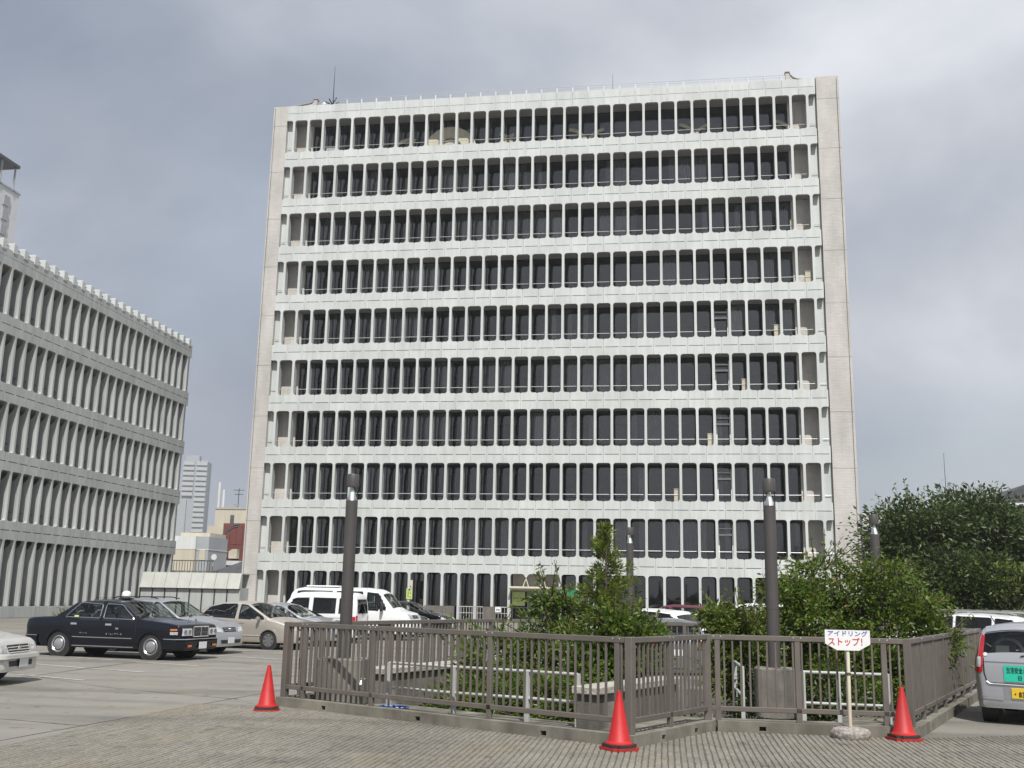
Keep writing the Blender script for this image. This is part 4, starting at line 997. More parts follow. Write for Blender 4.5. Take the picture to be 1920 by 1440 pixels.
# ------------------------------------------------------------------ cars
def car_paint(name, col, metallic=0.0, rough=0.35): return mat(name, col, rough, metallic, var=0.03, scale=1.5, coat=0.5 if sum(col) > .2 else 0.0, spec=0.5)
PAINT = {'navy': car_paint('dark navy paint', (.003, .0045, .010), 0, .12), 'silver': car_paint('silver paint', (.50, .51, .53), .7, .40), 'beige': car_paint('champagne paint', (.54, .495, .43), .5, .42),
         'white': car_paint('white paint', (.74, .75, .74)), 'grey': car_paint('grey silver paint', (.30, .31, .33), .7, .38), 'black': car_paint('black paint', (.005, .005, .006), 0, .12),
         'maroon': car_paint('maroon paint', (.13, .012, .03), .2), 'pearl': car_paint('pale champagne white paint', (.60, .585, .55), .3, .4), 'van': car_paint('van white paint', (.80, .81, .80))}
MT['trim'] = mat('black car trim', (.015, .015, .016), .5, var=.1)
MT['cabin'] = mat('car cabin', (.06, .06, .062), .9, var=.1)
MT['seat'] = mat('car seat', (.20, .20, .21), .9, var=.15)
MT['lace'] = mat('white seat cover', (.62, .63, .66), .9, var=.05)
MT['chrome'] = mat('chrome', (.78, .78, .78), .12, 1.0, var=0)
MT['lampglass'] = mat('headlamp', (.62, .64, .64), .08, .35, var=.3, scale=25, coat=1)
MT['redlamp'] = mat('red tail lamp', (.42, .012, .02), .12, var=.25, scale=20, coat=1)
MT['amber'] = mat('amber lamp', (.62, .16, .02), .15, var=.2, scale=20, coat=1)
MT['plate'] = mat('white number plate', (.66, .68, .66), .5, var=.05)
MT['plate_y'] = mat('yellow number plate', (.74, .50, .03), .5, var=.04)
MT['tyre'] = mat('tyre', (.022, .022, .022), .8, var=.2, scale=20)
MT['alloy'] = mat('wheel alloy', (.48, .49, .50), .3, .8, var=.06)
MT['rimdark'] = mat('wheel shadow gap', (.03, .03, .03), .7, var=.1)
MT['magnet'] = mat('green magnet sheet', (.02, .50, .34), .5, var=.03)
MT['blue_lamp'] = mat('blue lamp', (.02, .16, .55), .1, var=.1, coat=1)
MT['paper'] = mat('paper notice', (.62, .62, .50), .8, var=.05)

class Shape:
    def __init__(s, L, W, top, belt, zb=.20, tum=.30, fr=(.55, .10), rr=(.45, .08), edge=.09, crown=.045):
        s.L, s.W, s.zb, s.tum, s.fr, s.rrr, s.edge, s.crown = L, W, zb, tum, fr, rr, edge, crown
        xs = np.linspace(-L/2, L/2, 801); z = np.interp(xs, [p[0] for p in top], [p[1] for p in top])
        k = np.exp(-.5*(np.arange(-12, 13)/4.5)**2); k /= k.sum(); zp = np.pad(z, 12, mode='edge'); z2 = np.convolve(zp, k, 'valid')
        w = np.clip(np.minimum(xs+L/2, L/2-xs)/.08, 0, 1); s.xs, s.zt = xs, z*(1-w)+z2*w
        s.bx, s.bz = [p[0] for p in belt], [p[1] for p in belt]
    def ztop(s, x): return float(np.interp(x, s.xs, s.zt))
    def P(s, x):
        l0, a = (s.fr if x > 0 else s.rrr); t = max(0, (abs(x)-(s.L/2-l0))/l0)
        return s.W/2*(1-a*t**2-a*1.1*t**7)
    def sec(s, x):
        zt = s.ztop(x); P = s.P(x); zb = s.zb
        zl = min(float(np.interp(x, s.bx, s.bz)), zt-.055); zl = max(zl, zb+.05); h = zt-zl
        pts = [(0, zb), (P*.6, zb), (P*.93, zb)]
        for k in range(9):
            t = k/8; z = zb+.02+(zl-zb-.02)*t
            y = P*(1-.055*(1-t)**3-.022*t**3+.004*math.sin(t*9.4))
            pts.append((y, z))
        yb = pts[-1][0]; rr = min(s.edge, h*.8); ht = h-rr
        tum = s.tum if h > .2 else .08
        for k in range(1, 8):
            t = k/7; pts.append((yb-tum*ht*(t+.12*t*t-.12*t), zl+ht*t))
        ye = pts[-1][0]; cr = min(s.crown, h*.2)
        for k in range(1, 5):
            a = k/4*math.pi/2; pts.append((ye-rr*1.15*(1-math.cos(a)), zl+ht+(rr-cr)*math.sin(a)))
        ye = pts[-1][0]; z0 = pts[-1][1]
        for k in range(1, 7):
            t = k/6; pts.append((ye*(1-t), z0+cr*(1-(1-t)**2)))
        return pts           # 3 + 9 + 7 + 4 + 6 = 29 points
    def sy(s, x, z):
        p = s.sec(x)[3:23]; return float(np.interp(z, [q[1] for q in p], [q[0] for q in p]))
    def topz(s, x, y):
        p = s.sec(x)[18:]; p = p[::-1]; return float(np.interp(abs(y), [q[0] for q in p], [q[1] for q in p]))
    def endx(s, y, z, sg):
        lo, hi = 0.0, s.L/2
        def ins(x):
            p = s.sec(sg*x)
            if z < s.zb or z > p[-1][1]: return False
            pz = [q[1] for q in p[2:]]; py = [q[0] for q in p[2:]]
            return abs(y) <= np.interp(z, pz, py)
        if not ins(.0): return None
        # march inwards from the end
        x = hi
        while x > lo and not ins(x): x -= .01
        a, b = x, min(hi, x+.01)
        for _ in range(12):
            m = (a+b)/2
            if ins(m): a = m
            else: b = m
        return sg*a
def round_poly(P, r=.05, k=3):
    out = []; n = len(P)
    for i in range(n):
        a, b, c = Vector(P[i-1]), Vector(P[i]), Vector(P[(i+1) % n]); u, v = (a-b), (c-b); rr = min(r, u.length*.4, v.length*.4)
        p, q = b+u.normalized()*rr, b+v.normalized()*rr
        for t in range(k+1):
            f = t/k; out.append(tuple((1-f)**2*p+2*f*(1-f)*b+f*f*q))
    return out
def in_poly(x, z, P):
    c = False
    for i in range(len(P)):
        x1, y1 = P[i-1]; x2, y2 = P[i]
        if (y1 > z) != (y2 > z) and x < (x2-x1)*(z-y1)/(y2-y1)+x1: c = not c
    return c
def resample(P, d=.08):
    out = []
    for i in range(len(P)):
        a, b = Vector(P[i-1]), Vector(P[i]); k = max(1, int((b-a).length/d))
        out += [tuple(a.lerp(b, t/k)) for t in range(k)]
    return out
def wheel_meshes(r, w, kind):
    bm = BM(); lathe(bm, [(r*.62, -w/2+.01), (r*.80, -w/2), (r*.95, -w/2+.012), (r, -w/2+.04), (r, w/2-.04), (r*.95, w/2-.012), (r*.80, w/2), (r*.62, w/2-.01), (r*.62, -w/2+.01)], 36, 'Y')
    ty = to_mesh('wheel', bm); bm = BM(); o = -w/2
    if kind == 'cap':      # pressed steel hub cap
        lathe(bm, [(r*.63, o+.03), (r*.66, o+.0), (r*.60, o-.012), (r*.52, o+.012), (r*.46, o+.012), (r*.40, o-.012), (r*.2, o-.030), (r*.13, o-.034), (0, o-.035)], 32, 'Y')
        for f in bm.faces: f.material_index = 0
    else:
        lathe(bm, [(r*.64, o+.05), (r*.66, o+.0), (r*.60, o+.004), (r*.56, o+.03), (r*.55, o+.07), (0, o+.07)], 32, 'Y')
        for f in bm.faces:
            c = f.calc_center_median(); 
            if math.hypot(c.x, c.z) < r*.545: f.material_index = 1
        n = 7 if kind == 'spoke7' else 5
        for k in range(n):
            a = 2*math.pi*k/n; wd = r*.11 if n == 7 else r*.16
            pts = [(-wd, 0), (wd, 0), (wd*1.5, r*.58), (-wd*1.5, r*.58)]
            pts = [(x*math.cos(a)-z*math.sin(a), x*math.sin(a)+z*math.cos(a)) for x, z in pts]; prism(bm, pts, o+.002, o+.06, 'XZ')
        lathe(bm, [(r*.17, o+.03), (r*.16, o-.008), (0, o-.012)], 16, 'Y')
    return ty, to_mesh('rim', bm)
_wh = {}
def make_car(name, label, loc, heading, sc, paint, sh, wheels, r, side_win, screens, wheel_kind='spoke7', glass='car_glass', seats=True, lace=False, group='parked cars', detail=None, chrome_win=False, cat='car', mirror=None, plate_front=True):
    t = T(name, label, cat, (loc[0], loc[1], 0), R(heading), group, sc)
    m = PAINT[paint]
    # ---- body shell
    st = sorted(set([round(v, 4) for v in np.arange(-sh.L/2, sh.L/2, .04)] + [sh.L/2-q for q in (0, .012, .03, .06)] + [-sh.L/2+q for q in (0, .012, .03, .06)] + [v for s_ in screens for v in s_[:2]]))
    st = [x for i, x in enumerate(st) if i == 0 or x-st[i-1] > .004]
    secs = [sh.sec(x) for x in st]; NP = 29
    bm = BM(); grid = []
    for x, p in zip(st, secs):
        row = [bm.verts.new((x, -y, z)) for y, z in p] + [bm.verts.new((x, y, z)) for y, z in p[-2:0:-1]]
        grid.append(row)
    N = len(grid[0]); polys = [resample(round_poly(P)) for P in side_win]
    def side_test(x, z): return any(in_poly(x, z, P) for P in polys)
    screens_f = []
    for i in range(len(st)-1):
        for k in range(N):
            k2 = (k+1) % N
            vs_ = (grid[i][k], grid[i][k2], grid[i+1][k2], grid[i+1][k])
            kk = k if k < NP-1 else N-1-k      # mirrored index of the lower point
            mi = 0; skip = False
            xm = (st[i]+st[i+1])/2; zm = sum(v.co.z for v in vs_)/4
            if 11 <= kk <= 20:
                ins = [side_test(v.co.x, v.co.z) for v in vs_]
                if all(ins): skip = True
                elif any(ins): mi = 1
            if 3 <= kk <= 13:
                if min(math.hypot(xm-wx, zm-r) for wx in wheels) < r*1.19: skip = True
            if kk <= 2 and any(abs(xm-wx) < r*1.1 for wx in wheels): skip = True
            if kk >= 21:
                for s_ in screens:
                    if s_[0]-1e-6 <= st[i] and st[i+1] <= s_[1]+1e-6: skip = True; screens_f.append((s_, [v.co.copy() for v in vs_]))
            if not skip: bm.faces.new(vs_).material_index = mi
    bm.faces.new(grid[0][::-1]); bm.faces.new(grid[-1])
    body = O('body', bm, [m, MT['trim']], t); 
    # ---- windscreen and rear window
    for s_ in screens:
        b2 = BM(); cache = {}
        off = Vector((.006 if s_[2] == 'front' else -.006, 0, .005))
        def gv(c):
            key = (round(c.x, 4), round(c.y, 4), round(c.z, 4))
            if key not in cache: cache[key] = b2.verts.new(c+off)
            return cache[key]
        for q, vs_ in screens_f:
            if q is s_:
                try: b2.faces.new([gv(c) for c in vs_])
                except ValueError: pass
        O('windscreen' if s_[2] == 'front' else 'rear_window', b2, glass, t)
    # ---- side windows (rounded panes on the shell) with thin surrounds
    for P in polys:
        for sg in (-1, 1):
            b2 = BM(); vv = [b2.verts.new((x, sg*(sh.sy(x, z)+.007), z)) for x, z in P]; f = b2.faces.new(vv)
            bmesh.ops.triangulate(b2, faces=[f]); w_ = O('side_window', b2, glass, t)
            if chrome_win is not None:
                b3 = BM(); tube(b3, [(x, sg*(sh.sy(x, z)+.008), z) for x, z in P]+[(P[0][0], sg*(sh.sy(*P[0])+.008), P[0][1])], .011 if chrome_win else .013, 4, caps=False)
                O('window_surround', b3, 'chrome' if chrome_win else 'trim', w_)
    # ---- wheel arches, wheels, inner wells
    key = (r, wheel_kind)
    if key not in _wh: _wh[key] = wheel_meshes(r, .185, wheel_kind)
    ty, rim = _wh[key]
    for wx in wheels:
        for sg in (-1, 1):
            yy = sh.sy(wx, r+.1)
            w_ = O('wheel', ty, 'tyre', t, (wx, sg*(yy-.115), r), (0, random.uniform(0, 3), 0 if sg < 0 else math.pi)); O('rim', rim, ['alloy', 'rimdark'], w_)
            b2 = BM(); prev = None
            for k in range(25):
                a = math.pi*(-.06+1.12*k/24); row = []
                for rad, o in ((r*1.08, -.03), (r*1.09, .007), (r*1.31, .008), (r*1.33, -.006)):
                    x, z = wx+rad*math.cos(a), max(r+rad*math.sin(a), sh.zb+.0); row.append(b2.verts.new((x, sg*(sh.sy(x, min(z, sh.sec(x)[18][1]))+o), z)))
                if prev:
                    for q in range(3): b2.faces.new((prev[q], prev[q+1], row[q+1], row[q]))
                prev = row
            O('wheel_arch', b2, m, t)
            b2 = BM(); lathe(b2, [(r*1.12, 0), (r*1.12, .24), (0, .24)], 24, 'Y')
            O('wheel_well', b2, 'rimdark', t, (wx, sg*(yy-.04), r), (0, 0, math.pi if sg > 0 else 0))
    # ---- cabin: floor tub, seats
    xa, xb = min(p[0] for P in side_win for p in P), max(p[0] for P in side_win for p in P); zbelt = min(p[1] for P in side_win for p in P)
    tub = BM(); prism(tub, [(xa-.1, sh.zb+.05), (xb+.15, sh.zb+.05), (xb+.25, zbelt-.12), (xb-.1, zbelt-.10), (xb-.25, sh.zb+.1), (xa+.1, sh.zb+.1), (xa-.1, zbelt-.12)], -sh.W/2+.10, sh.W/2-.10, 'XZ'); O('cabin_tub', tub, 'cabin', t)
    if seats:
        b2 = bbox_bm((0, 0, .30), (.16, .50, .60), .05, seg=2); box(b2, (.25, 0, .06), (.5, .48, .16)); sm_ = to_mesh('seat', b2)
        hd = to_mesh('headrest', bbox_bm((0, 0, .68), (.10, .26, .18), .04, seg=2))
        mid = (xa+xb)/2
        for x in ((mid-.02, mid-.85) if xb-xa > 1.7 else (mid,)):
            for y in (-.36, .36):
                s_ = O('seat', sm_, 'lace' if lace else 'seat', t, (x, y, zbelt-.48), (0, R(-12), 0)); O('headrest', hd, 'lace' if lace else 'seat', s_)
        b2 = BM(); k_ = 16; tube(b2, [(xb-.45+.06*math.sin(2*math.pi*q/k_), .36+.17*math.cos(2*math.pi*q/k_), zbelt+.0+.16*math.sin(2*math.pi*q/k_)) for q in range(k_+1)], .014, 5, caps=False); O('steering_wheel', b2, 'trim', t)
    # ---- patches laid on the shell, door seams
    def patch(nm, face, quad, mtl, nu=6, nv=4, off=.006, sides=(-1, 1), thick=.0):
        made = []
        for sg in (sides if face == 'side' else (1,)):
            b2 = BM(); g_ = []
            for a in range(nu+1):
                row = []
                for b in range(nv+1):
                    u, v = a/nu, b/nv
                    q = [quad[0][c]*(1-u)*(1-v)+quad[1][c]*u*(1-v)+quad[2][c]*u*v+quad[3][c]*(1-u)*v for c in (0, 1)]
                    if face == 'side': p = (q[0], sg*(sh.sy(q[0], q[1])+off), q[1])
                    elif face == 'top': p = (q[0], q[1], sh.topz(q[0], q[1])+off)
                    else:
                        e = 1 if face == 'front' else -1; x = sh.endx(q[0], q[1], e)
                        if x is None: x = e*sh.L/2*.97
                        p = (x+e*off, q[0], q[1])
                    row.append(b2.verts.new(p))
                g_.append(row)
            for a in range(nu):
                for b in range(nv): b2.faces.new((g_[a][b], g_[a+1][b], g_[a+1][b+1], g_[a][b+1]))
            if thick:
                fs = b2.faces[:]; bmesh.ops.recalc_face_normals(b2, faces=fs); ext = bmesh.ops.extrude_face_region(b2, geom=fs)
            made.append(O(nm, b2, mtl, t))
        return made
    def both(nm, face, quad, mtl, **k):
        patch(nm, face, quad, mtl, **k); patch(nm, face, [(-a, b) for a, b in quad], mtl, **k)
    def line(nm, pts, mtl, rad=.006, sides=(-1, 1)):
        for sg in sides:
            b2 = BM(); tube(b2, [(x, sg*(sh.sy(x, z)+.001), z) for x, z in pts], rad, 4, caps=False); O(nm, b2, mtl, t)
    if mirror:
        for sg in (-1, 1):
            x, z = mirror; y = sh.sy(x, z)
            b2 = BM(); bm_ = box(b2, (x, sg*(y+.12), z+.03), (.09, .19, .13)); bmesh.ops.bevel(b2, geom=b2.edges[:], offset=.035, segments=2, affect='EDGES'); box(b2, (x, sg*(y+.01), z-.01), (.06, .08, .04))
            O('wing_mirror', b2, m if paint not in ('navy',) else 'trim', t)
    if detail: detail(t, sh, patch, both, line, m)
    return t

def plate(t, sh, e, z, y=0, mtl='plate', w=.33, h=.165, off=.012):
    x = sh.endx(y, z, e) + e*off
    return O('number_plate', bbox_bm((0, 0, 0), (.012, w, h), .004), mtl, t, (x, y, z))

# --- taxi: square-cut saloon
sedan = Shape(4.69, 1.695, [(-2.345, .50), (-2.335, .72), (-2.30, .93), (-2.1, .975), (-1.55, 1.0), (-1.40, 1.02), (-.90, 1.385), (-.55, 1.43), (.08, 1.445), (.40, 1.41), (1.12, 1.0), (1.28, .975), (1.9, .915), (2.24, .86), (2.32, .80), (2.335, .62), (2.345, .50)],
              [(-2.4, .86), (-1.4, .92), (1.0, .91), (2.4, .80)], zb=.24, tum=.30, fr=(.35, .075), rr=(.35, .075), edge=.07)
def taxi_detail(t, sh, patch, both, line, m):
    # front: paired square lamps, upright chrome grille, bumper strip
    both('headlight', 'front', [(-.76, .60), (-.36, .60), (-.36, .77), (-.74, .77)], 'lampglass', nu=8, off=.014)
    for y in (-.56, .56):
        for dy in (-.09, .09): 
            b2 = BM(); lathe(b2, [(.062, 0), (.05, -.02), (0, -.03)], 16, 'X'); x = sh.endx(y, .68, 1); O('lamp_bowl', b2, 'chrome', t, (x+.022, y+dy, .685))
    patch('grille', 'front', [(-.31, .575), (.31, .575), (.31, .80), (-.31, .80)], 'trim', off=.016)
    x0 = sh.endx(0, .68, 1)+.022
    b2 = BM()
    for a, b in (((-.32, .57), (.32, .57)), ((.32, .57), (.32, .81)), ((.32, .81), (-.32, .81)), ((-.32, .81), (-.32, .57))): tube(b2, [(x0, a[0], a[1]), (x0, b[0], b[1])], .016, 6)
    tube(b2, [(x0+.004, 0, .57), (x0+.004, 0, .81)], .012, 6)
    for k in range(7): tube(b2, [(x0-.004, -.31, .60+.028*k), (x0-.004, .31, .60+.028*k)], .004, 4)
    O('grille_surround', b2, 'chrome', t)
    b2 = BM(); box(b2, (2.18, 0, .91), (.02, .02, .10)); lathe(b2, [(0, .93), (.03, .96), (.03, .99), (0, 1.02)], 10, 'Z', (2.18, 0, 0)); O('bonnet_mascot', b2, 'chrome', t)
    both('indicator', 'side', [(2.06, .72), (2.27, .72), (2.27, .76), (2.06, .76)], 'amber', off=.01) if False else patch('indicator', 'side', [(2.04, .72), (2.22, .72), (2.22, .76), (2.04, .76)], 'amber', off=.01)
    patch('cornering_lamp', 'side', [(2.04, .62), (2.24, .62), (2.24, .69), (2.04, .69)], 'lampglass', off=.01)
    # bumpers
    for e in (1, -1):
        b2 = BM(); pts = []
        for k in range(15):
            y = -.80+1.6*k/14; x = sh.endx(max(-.78, min(.78, y)), .45, e); pts.append((x+e*.05, y, .45))
        pts = [(pts[0][0]-e*.45, -.865, .45), (pts[0][0]-e*.1, -.86, .45)]+pts[1:-1]+[(pts[-1][0]-e*.1, .86, .45), (pts[-1][0]-e*.45, .865, .45)]
        prev = None
        for p in pts:
            row = [b2.verts.new((p[0]-(e*.08), p[1]*.93, z)) for z in ()]
            q = [b2.verts.new(v) for v in ((p[0]-e*.07, p[1]*.93, .54), (p[0], p[1], .52), (p[0]+e*.01, p[1], .40), (p[0]-e*.02, p[1]*.99, .28), (p[0]-e*.1, p[1]*.92, .26))]
            if prev:
                for a in range(4): b2.faces.new((prev[a], prev[a+1], q[a+1], q[a]))
            prev = q
        bp = O('bumper', b2, m, t)
        b2 = BM(); tube(b2, [(p[0]+e*.004, p[1]*1.004, .515) for p in pts], .011, 5); O('bumper_strip', b2, 'chrome', bp)
    plate(t, sh, 1, .36, 0, off=.09)
    patch('fog_lamp', 'front', [(-.62, .33), (-.45, .33), (-.45, .38), (-.62, .38)], 'amber', off=.07); patch('fog_lamp', 'front', [(.45, .33), (.62, .33), (.62, .38), (.45, .38)], 'amber', off=.07)
    line('side_moulding', [(-.83, .50), (.2, .50), (.94, .50)], 'chrome', .010)
    line('sill_trim', [(-.84, .29), (.98, .29)], 'chrome', .014)
    line('door_seam', [(-1.02, .95), (-.98, .62), (-.88, .40), (-.86, .30)], 'trim'); line('door_seam', [(.06, .93), (.07, .30)], 'trim'); line('door_seam', [(1.02, .93), (1.04, .70), (.98, .30)], 'trim')
    for x in (-.80, .24): patch('door_handle', 'side', [(x-.09, .80), (x+.09, .80), (x+.09, .845), (x-.09, .845)], 'chrome', off=.022)
    patch('door_sticker', 'side', [(-.83, .985), (-.70, .985), (-.70, 1.03), (-.83, 1.03)], MT['sign_yellow'], off=.012, sides=(-1,))
    for x, w_ in ((.47, .55), (-.45, .30)):       # illegible door lettering as short strokes, and a small crest
        for sg in (-1,):
            b2 = BM()
            for k in range(int(w_/.062)):
                cx = x-w_/2+.062*k; y = sh.sy(cx, .60)+.004
                for q in range(3): box(b2, (cx+random.uniform(-.012, .012), -y, .60+random.uniform(-.014, .014)), (random.choice((.005, .02)), .004, random.choice((.024, .005))))
            O('door_lettering', b2, 'wall_grey', t)
    patch('door_crest', 'side', [(.45, .71), (.53, .71), (.54, .75), (.44, .75)], 'alloy', off=.007, sides=(-1,), nu=2, nv=2)
    for sg in (-1, 1):                             # fender mirrors
        y = sh.sy(1.45, .8)-.06; z = sh.topz(1.45, y)
        b2 = BM(); tube(b2, [(1.42, sg*y, z-.01), (1.46, sg*(y+.03), z+.09)], .012, 5); lathe(b2, [(0, -.03), (.055, -.02), (.065, .03), (0, .035)], 12, 'X', (1.46, sg*(y+.05), z+.12)); O('fender_mirror', b2, 'chrome', t)
    rt = sh.topz(.05, 0)
    b2 = BM(); box(b2, (.05, 0, rt+.015), (.22, .34, .03)); O('roof_lamp_base', b2, 'trim', t)
    b2 = BM(); lathe(b2, [(.085, 0), (.12, .05), (.115, .12), (.07, .17), (0, .185)], 20); O('roof_lamp', b2, 'board', t, (.05, 0, rt+.03))
    b2 = BM(); prism(b2, [(-.85, 1.452), (.20, 1.468), (.20, 1.48), (-.85, 1.464)], -.02, .02, 'XZ'); tube(b2, [(-.55, -.45, 1.42), (-.55, -.45, 1.44)], .02, 6); O('roof_rail', b2, 'trim', t)
    both('tail_light', 'rear', [(.42, .66), (.78, .66), (.78, .82), (.42, .82)], 'redlamp', off=.01); patch('quarter_badge', 'side', [(-1.42, 1.06), (-1.34, 1.06), (-1.33, 1.09), (-1.41, 1.09)], 'chrome', off=.006, nu=2, nv=2)
make_car('taxi', 'black saloon taxi with white roof lamp, parked side-on at left', (-14.50, 26.55), -8.5, 1.035, 'navy', sedan, (-1.25, 1.48), .315,
         [[(-1.10, .985), (-.06, .97), (-.06, 1.31), (-.72, 1.345)], [(.05, .97), (.98, .955), (.92, 1.02), (.50, 1.31), (.05, 1.325)]],
         [(.43, 1.10, 'front'), (-1.38, -.93, 'rear')], 'cap', seats=True, lace=True, detail=taxi_detail, chrome_win=True)

# --- generic front and rear dressing
def front_dress(hl, gr, plate_z=.40, plate_y=0, low=True, seam=(), badge=True, grille_m='trim', bars=2):
    def f(t, sh, patch, both, line, m):
        both('headlight', 'front', hl, 'lampglass', nu=8, off=.009)
        patch('grille', 'front', gr, grille_m, off=.008)
        x0 = sh.endx(0, (gr[0][1]+gr[2][1])/2, 1)+.014
        b2 = BM()
        for k in range(bars): 
            z = gr[0][1]+(gr[2][1]-gr[0][1])*(k+1)/(bars+1); tube(b2, [(sh.endx(gr[0][0]*.96, z, 1)+.012, gr[0][0]*.96, z), (x0, 0, z), (sh.endx(gr[1][0]*.96, z, 1)+.012, gr[1][0]*.96, z)], .011, 5)
        O('grille_bar', b2, 'chrome', t)
        if badge:
            b2 = BM(); lathe(b2, [(.05, 0), (.045, .01), (0, .012)], 16, 'X'); O('badge', b2, 'chrome', t, (x0, 0, (gr[0][1]+gr[2][1])/2))
        if low: patch('lower_intake', 'front', [(-.48, .30), (.48, .30), (.52, .40), (-.52, .40)], 'trim', off=.006, nu=10)
        plate(t, sh, 1, plate_z, plate_y)
        for s_ in seam: line('door_seam', s_, 'trim', .005)
    return f
wagon = Shape(4.45, 1.69, [(-2.225, .50), (-2.20, .85), (-2.05, 1.05), (-1.85, 1.38), (-1.6, 1.475), (-.9, 1.51), (-.1, 1.51), (.22, 1.475), (1.02, 1.02), (1.2, .985), (1.8, .90), (2.06, .80), (2.17, .68), (2.205, .50), (2.225, .36)],
              [(-2.3, .93), (-1, .93), (1.0, .92), (2.3, .72)], zb=.22, tum=.30, fr=(.6, .13), rr=(.35, .08))
wseam = ([(1.05, .92), (1.08, .6), (1.0, .28)], [(.0, .92), (.02, .28)], [(-1.0, .92), (-.9, .5), (-.86, .28)])
def wag_detail(t, sh, patch, both, line, m):
    front_dress([(.40, .60), (.80, .64), (.78, .77), (.42, .73)], [(-.30, .62), (.30, .62), (.34, .74), (-.34, .74)], .38, -.0, True, wseam)(t, sh, patch, both, line, m)
    b2 = BM()
    for y in (-.52, .52): tube(b2, [(-1.5, y, 1.50), (-1.3, y, 1.545), (-.2, y, 1.55), (.05, y, 1.51)], .018, 6)
    O('roof_rail', b2, 'trim', t); patch('door_handle', 'side', [(.12, .80), (.28, .80), (.28, .84), (.12, .84)], 'chrome', off=.016, nu=2, nv=2); patch('door_handle', 'side', [(-.85, .80), (-.69, .80), (-.69, .84), (-.85, .84)], 'chrome', off=.016, nu=2, nv=2)
    patch('sill_skirt', 'side', [(-.8, .225), (.95, .225), (.95, .33), (-.8, .33)], 'trim', off=.004)
make_car('station_wagon', 'silver estate car with roof rails, parked just behind the black taxi', (-14.65, 29.3), -8.5, 1.0, 'silver', wagon, (-1.27, 1.31), .31,
         [[(-1.98, 1.02), (-1.05, .99), (-1.05, 1.40), (-1.72, 1.40)], [(-.95, .985), (-.02, .975), (-.02, 1.405), (-.95, 1.41)], [(.08, .97), (.86, .965), (.88, 1.0), (.22, 1.40), (.08, 1.405)]],
         [(.28, 1.00, 'front'), (-2.04, -1.84, 'rear')], 'spoke5', detail=wag_detail, mirror=(.78, .97))
hatch = Shape(4.15, 1.66, [(-2.075, .48), (-2.05, .80), (-1.98, .98), (-1.78, 1.06), (-1.55, 1.14), (-1.05, 1.40), (-.6, 1.485), (-.1, 1.50), (.3, 1.455), (1.22, .99), (1.45, .93), (1.8, .80), (1.98, .66), (2.05, .50), (2.075, .36)],
              [(-2.1, .95), (-1, .96), (.9, .90), (2.1, .70)], zb=.22, tum=.34, fr=(.75, .17), rr=(.5, .14), edge=.12)
def hatch_detail(t, sh, patch, both, line, m):
    front_dress([(.42, .58), (.74, .64), (.72, .80), (.50, .70)], [(-.32, .60), (.32, .60), (.28, .66), (-.28, .66)], .38, 0, True, ([(1.06, .88), (1.10, .6), (1.0, .28)], [(-.03, .93), (.0, .28)], [(-1.02, .96), (-.9, .5), (-.86, .28)]), bars=1)(t, sh, patch, both, line, m)
    for x in (-.88, .12): patch('door_handle', 'side', [(x, .80), (x+.16, .80), (x+.16, .84), (x, .84)], m, off=.018, nu=2, nv=2)
    line('side_crease', [(-.82, .42), (.92, .42)], m, .018)
    both('tail_light', 'rear', [(.50, .70), (.78, .70), (.74, .95), (.52, .95)], 'redlamp', off=.01)
make_car('compact_saloon', 'champagne beige small saloon with seven-spoke wheel trims left of the fence', (-13.35, 32.55), -11.5, .98, 'beige', hatch, (-1.17, 1.2), .295,
         [[(-1.36, 1.02), (-.08, .985), (-.08, 1.38), (-.62, 1.385), (-1.10, 1.27)], [(.05, .98), (1.0, .935), (.98, .99), (.30, 1.36), (.05, 1.385)]],
         [(.34, 1.18, 'front'), (-1.52, -1.08, 'rear')], 'spoke7', detail=hatch_detail, mirror=(.86, .93))
lowsed = Shape(4.5, 1.70, [(-2.25, .5), (-2.23, .8), (-2.15, .98), (-1.6, 1.02), (-1.0, 1.32), (-.5, 1.40), (0, 1.41), (.3, 1.36), (1.15, .96), (1.4, .93), (1.95, .80), (2.15, .66), (2.22, .5), (2.25, .36)],
               [(-2.3, .90), (1, .89), (2.3, .70)], zb=.20, tum=.34, fr=(.7, .14), rr=(.4, .1), edge=.1)
def sed_detail(t, sh, patch, both, line, m):
    front_dress([(.45, .60), (.80, .64), (.76, .76), (.48, .72)], [(-.32, .60), (.32, .60), (.34, .72), (-.34, .72)], .38, 0, True, ([(1.02, .88), (1.0, .28)], [(0, .9), (.0, .28)]))(t, sh, patch, both, line, m)
    both('tail_light', 'rear', [(.42, .70), (.80, .70), (.78, .86), (.44, .86)], 'redlamp', off=.01); plate(t, sh, -1, .62)
sedwin = [[(-1.25, .99), (-.06, .955), (-.06, 1.30), (-.55, 1.315), (-.92, 1.21)], [(.05, .95), (.98, .93), (.32, 1.27), (.05, 1.30)]]
sedscr = [(.34, 1.12, 'front'), (-1.56, -1.02, 'rear')]
make_car('silver_saloon', 'blue-silver saloon between the beige car and the white vans', (-13.25, 35.2), -9, 1.0, 'silver', lowsed, (-1.25, 1.42), .31, sedwin, sedscr, 'spoke5', detail=sed_detail, mirror=(.80, .93))
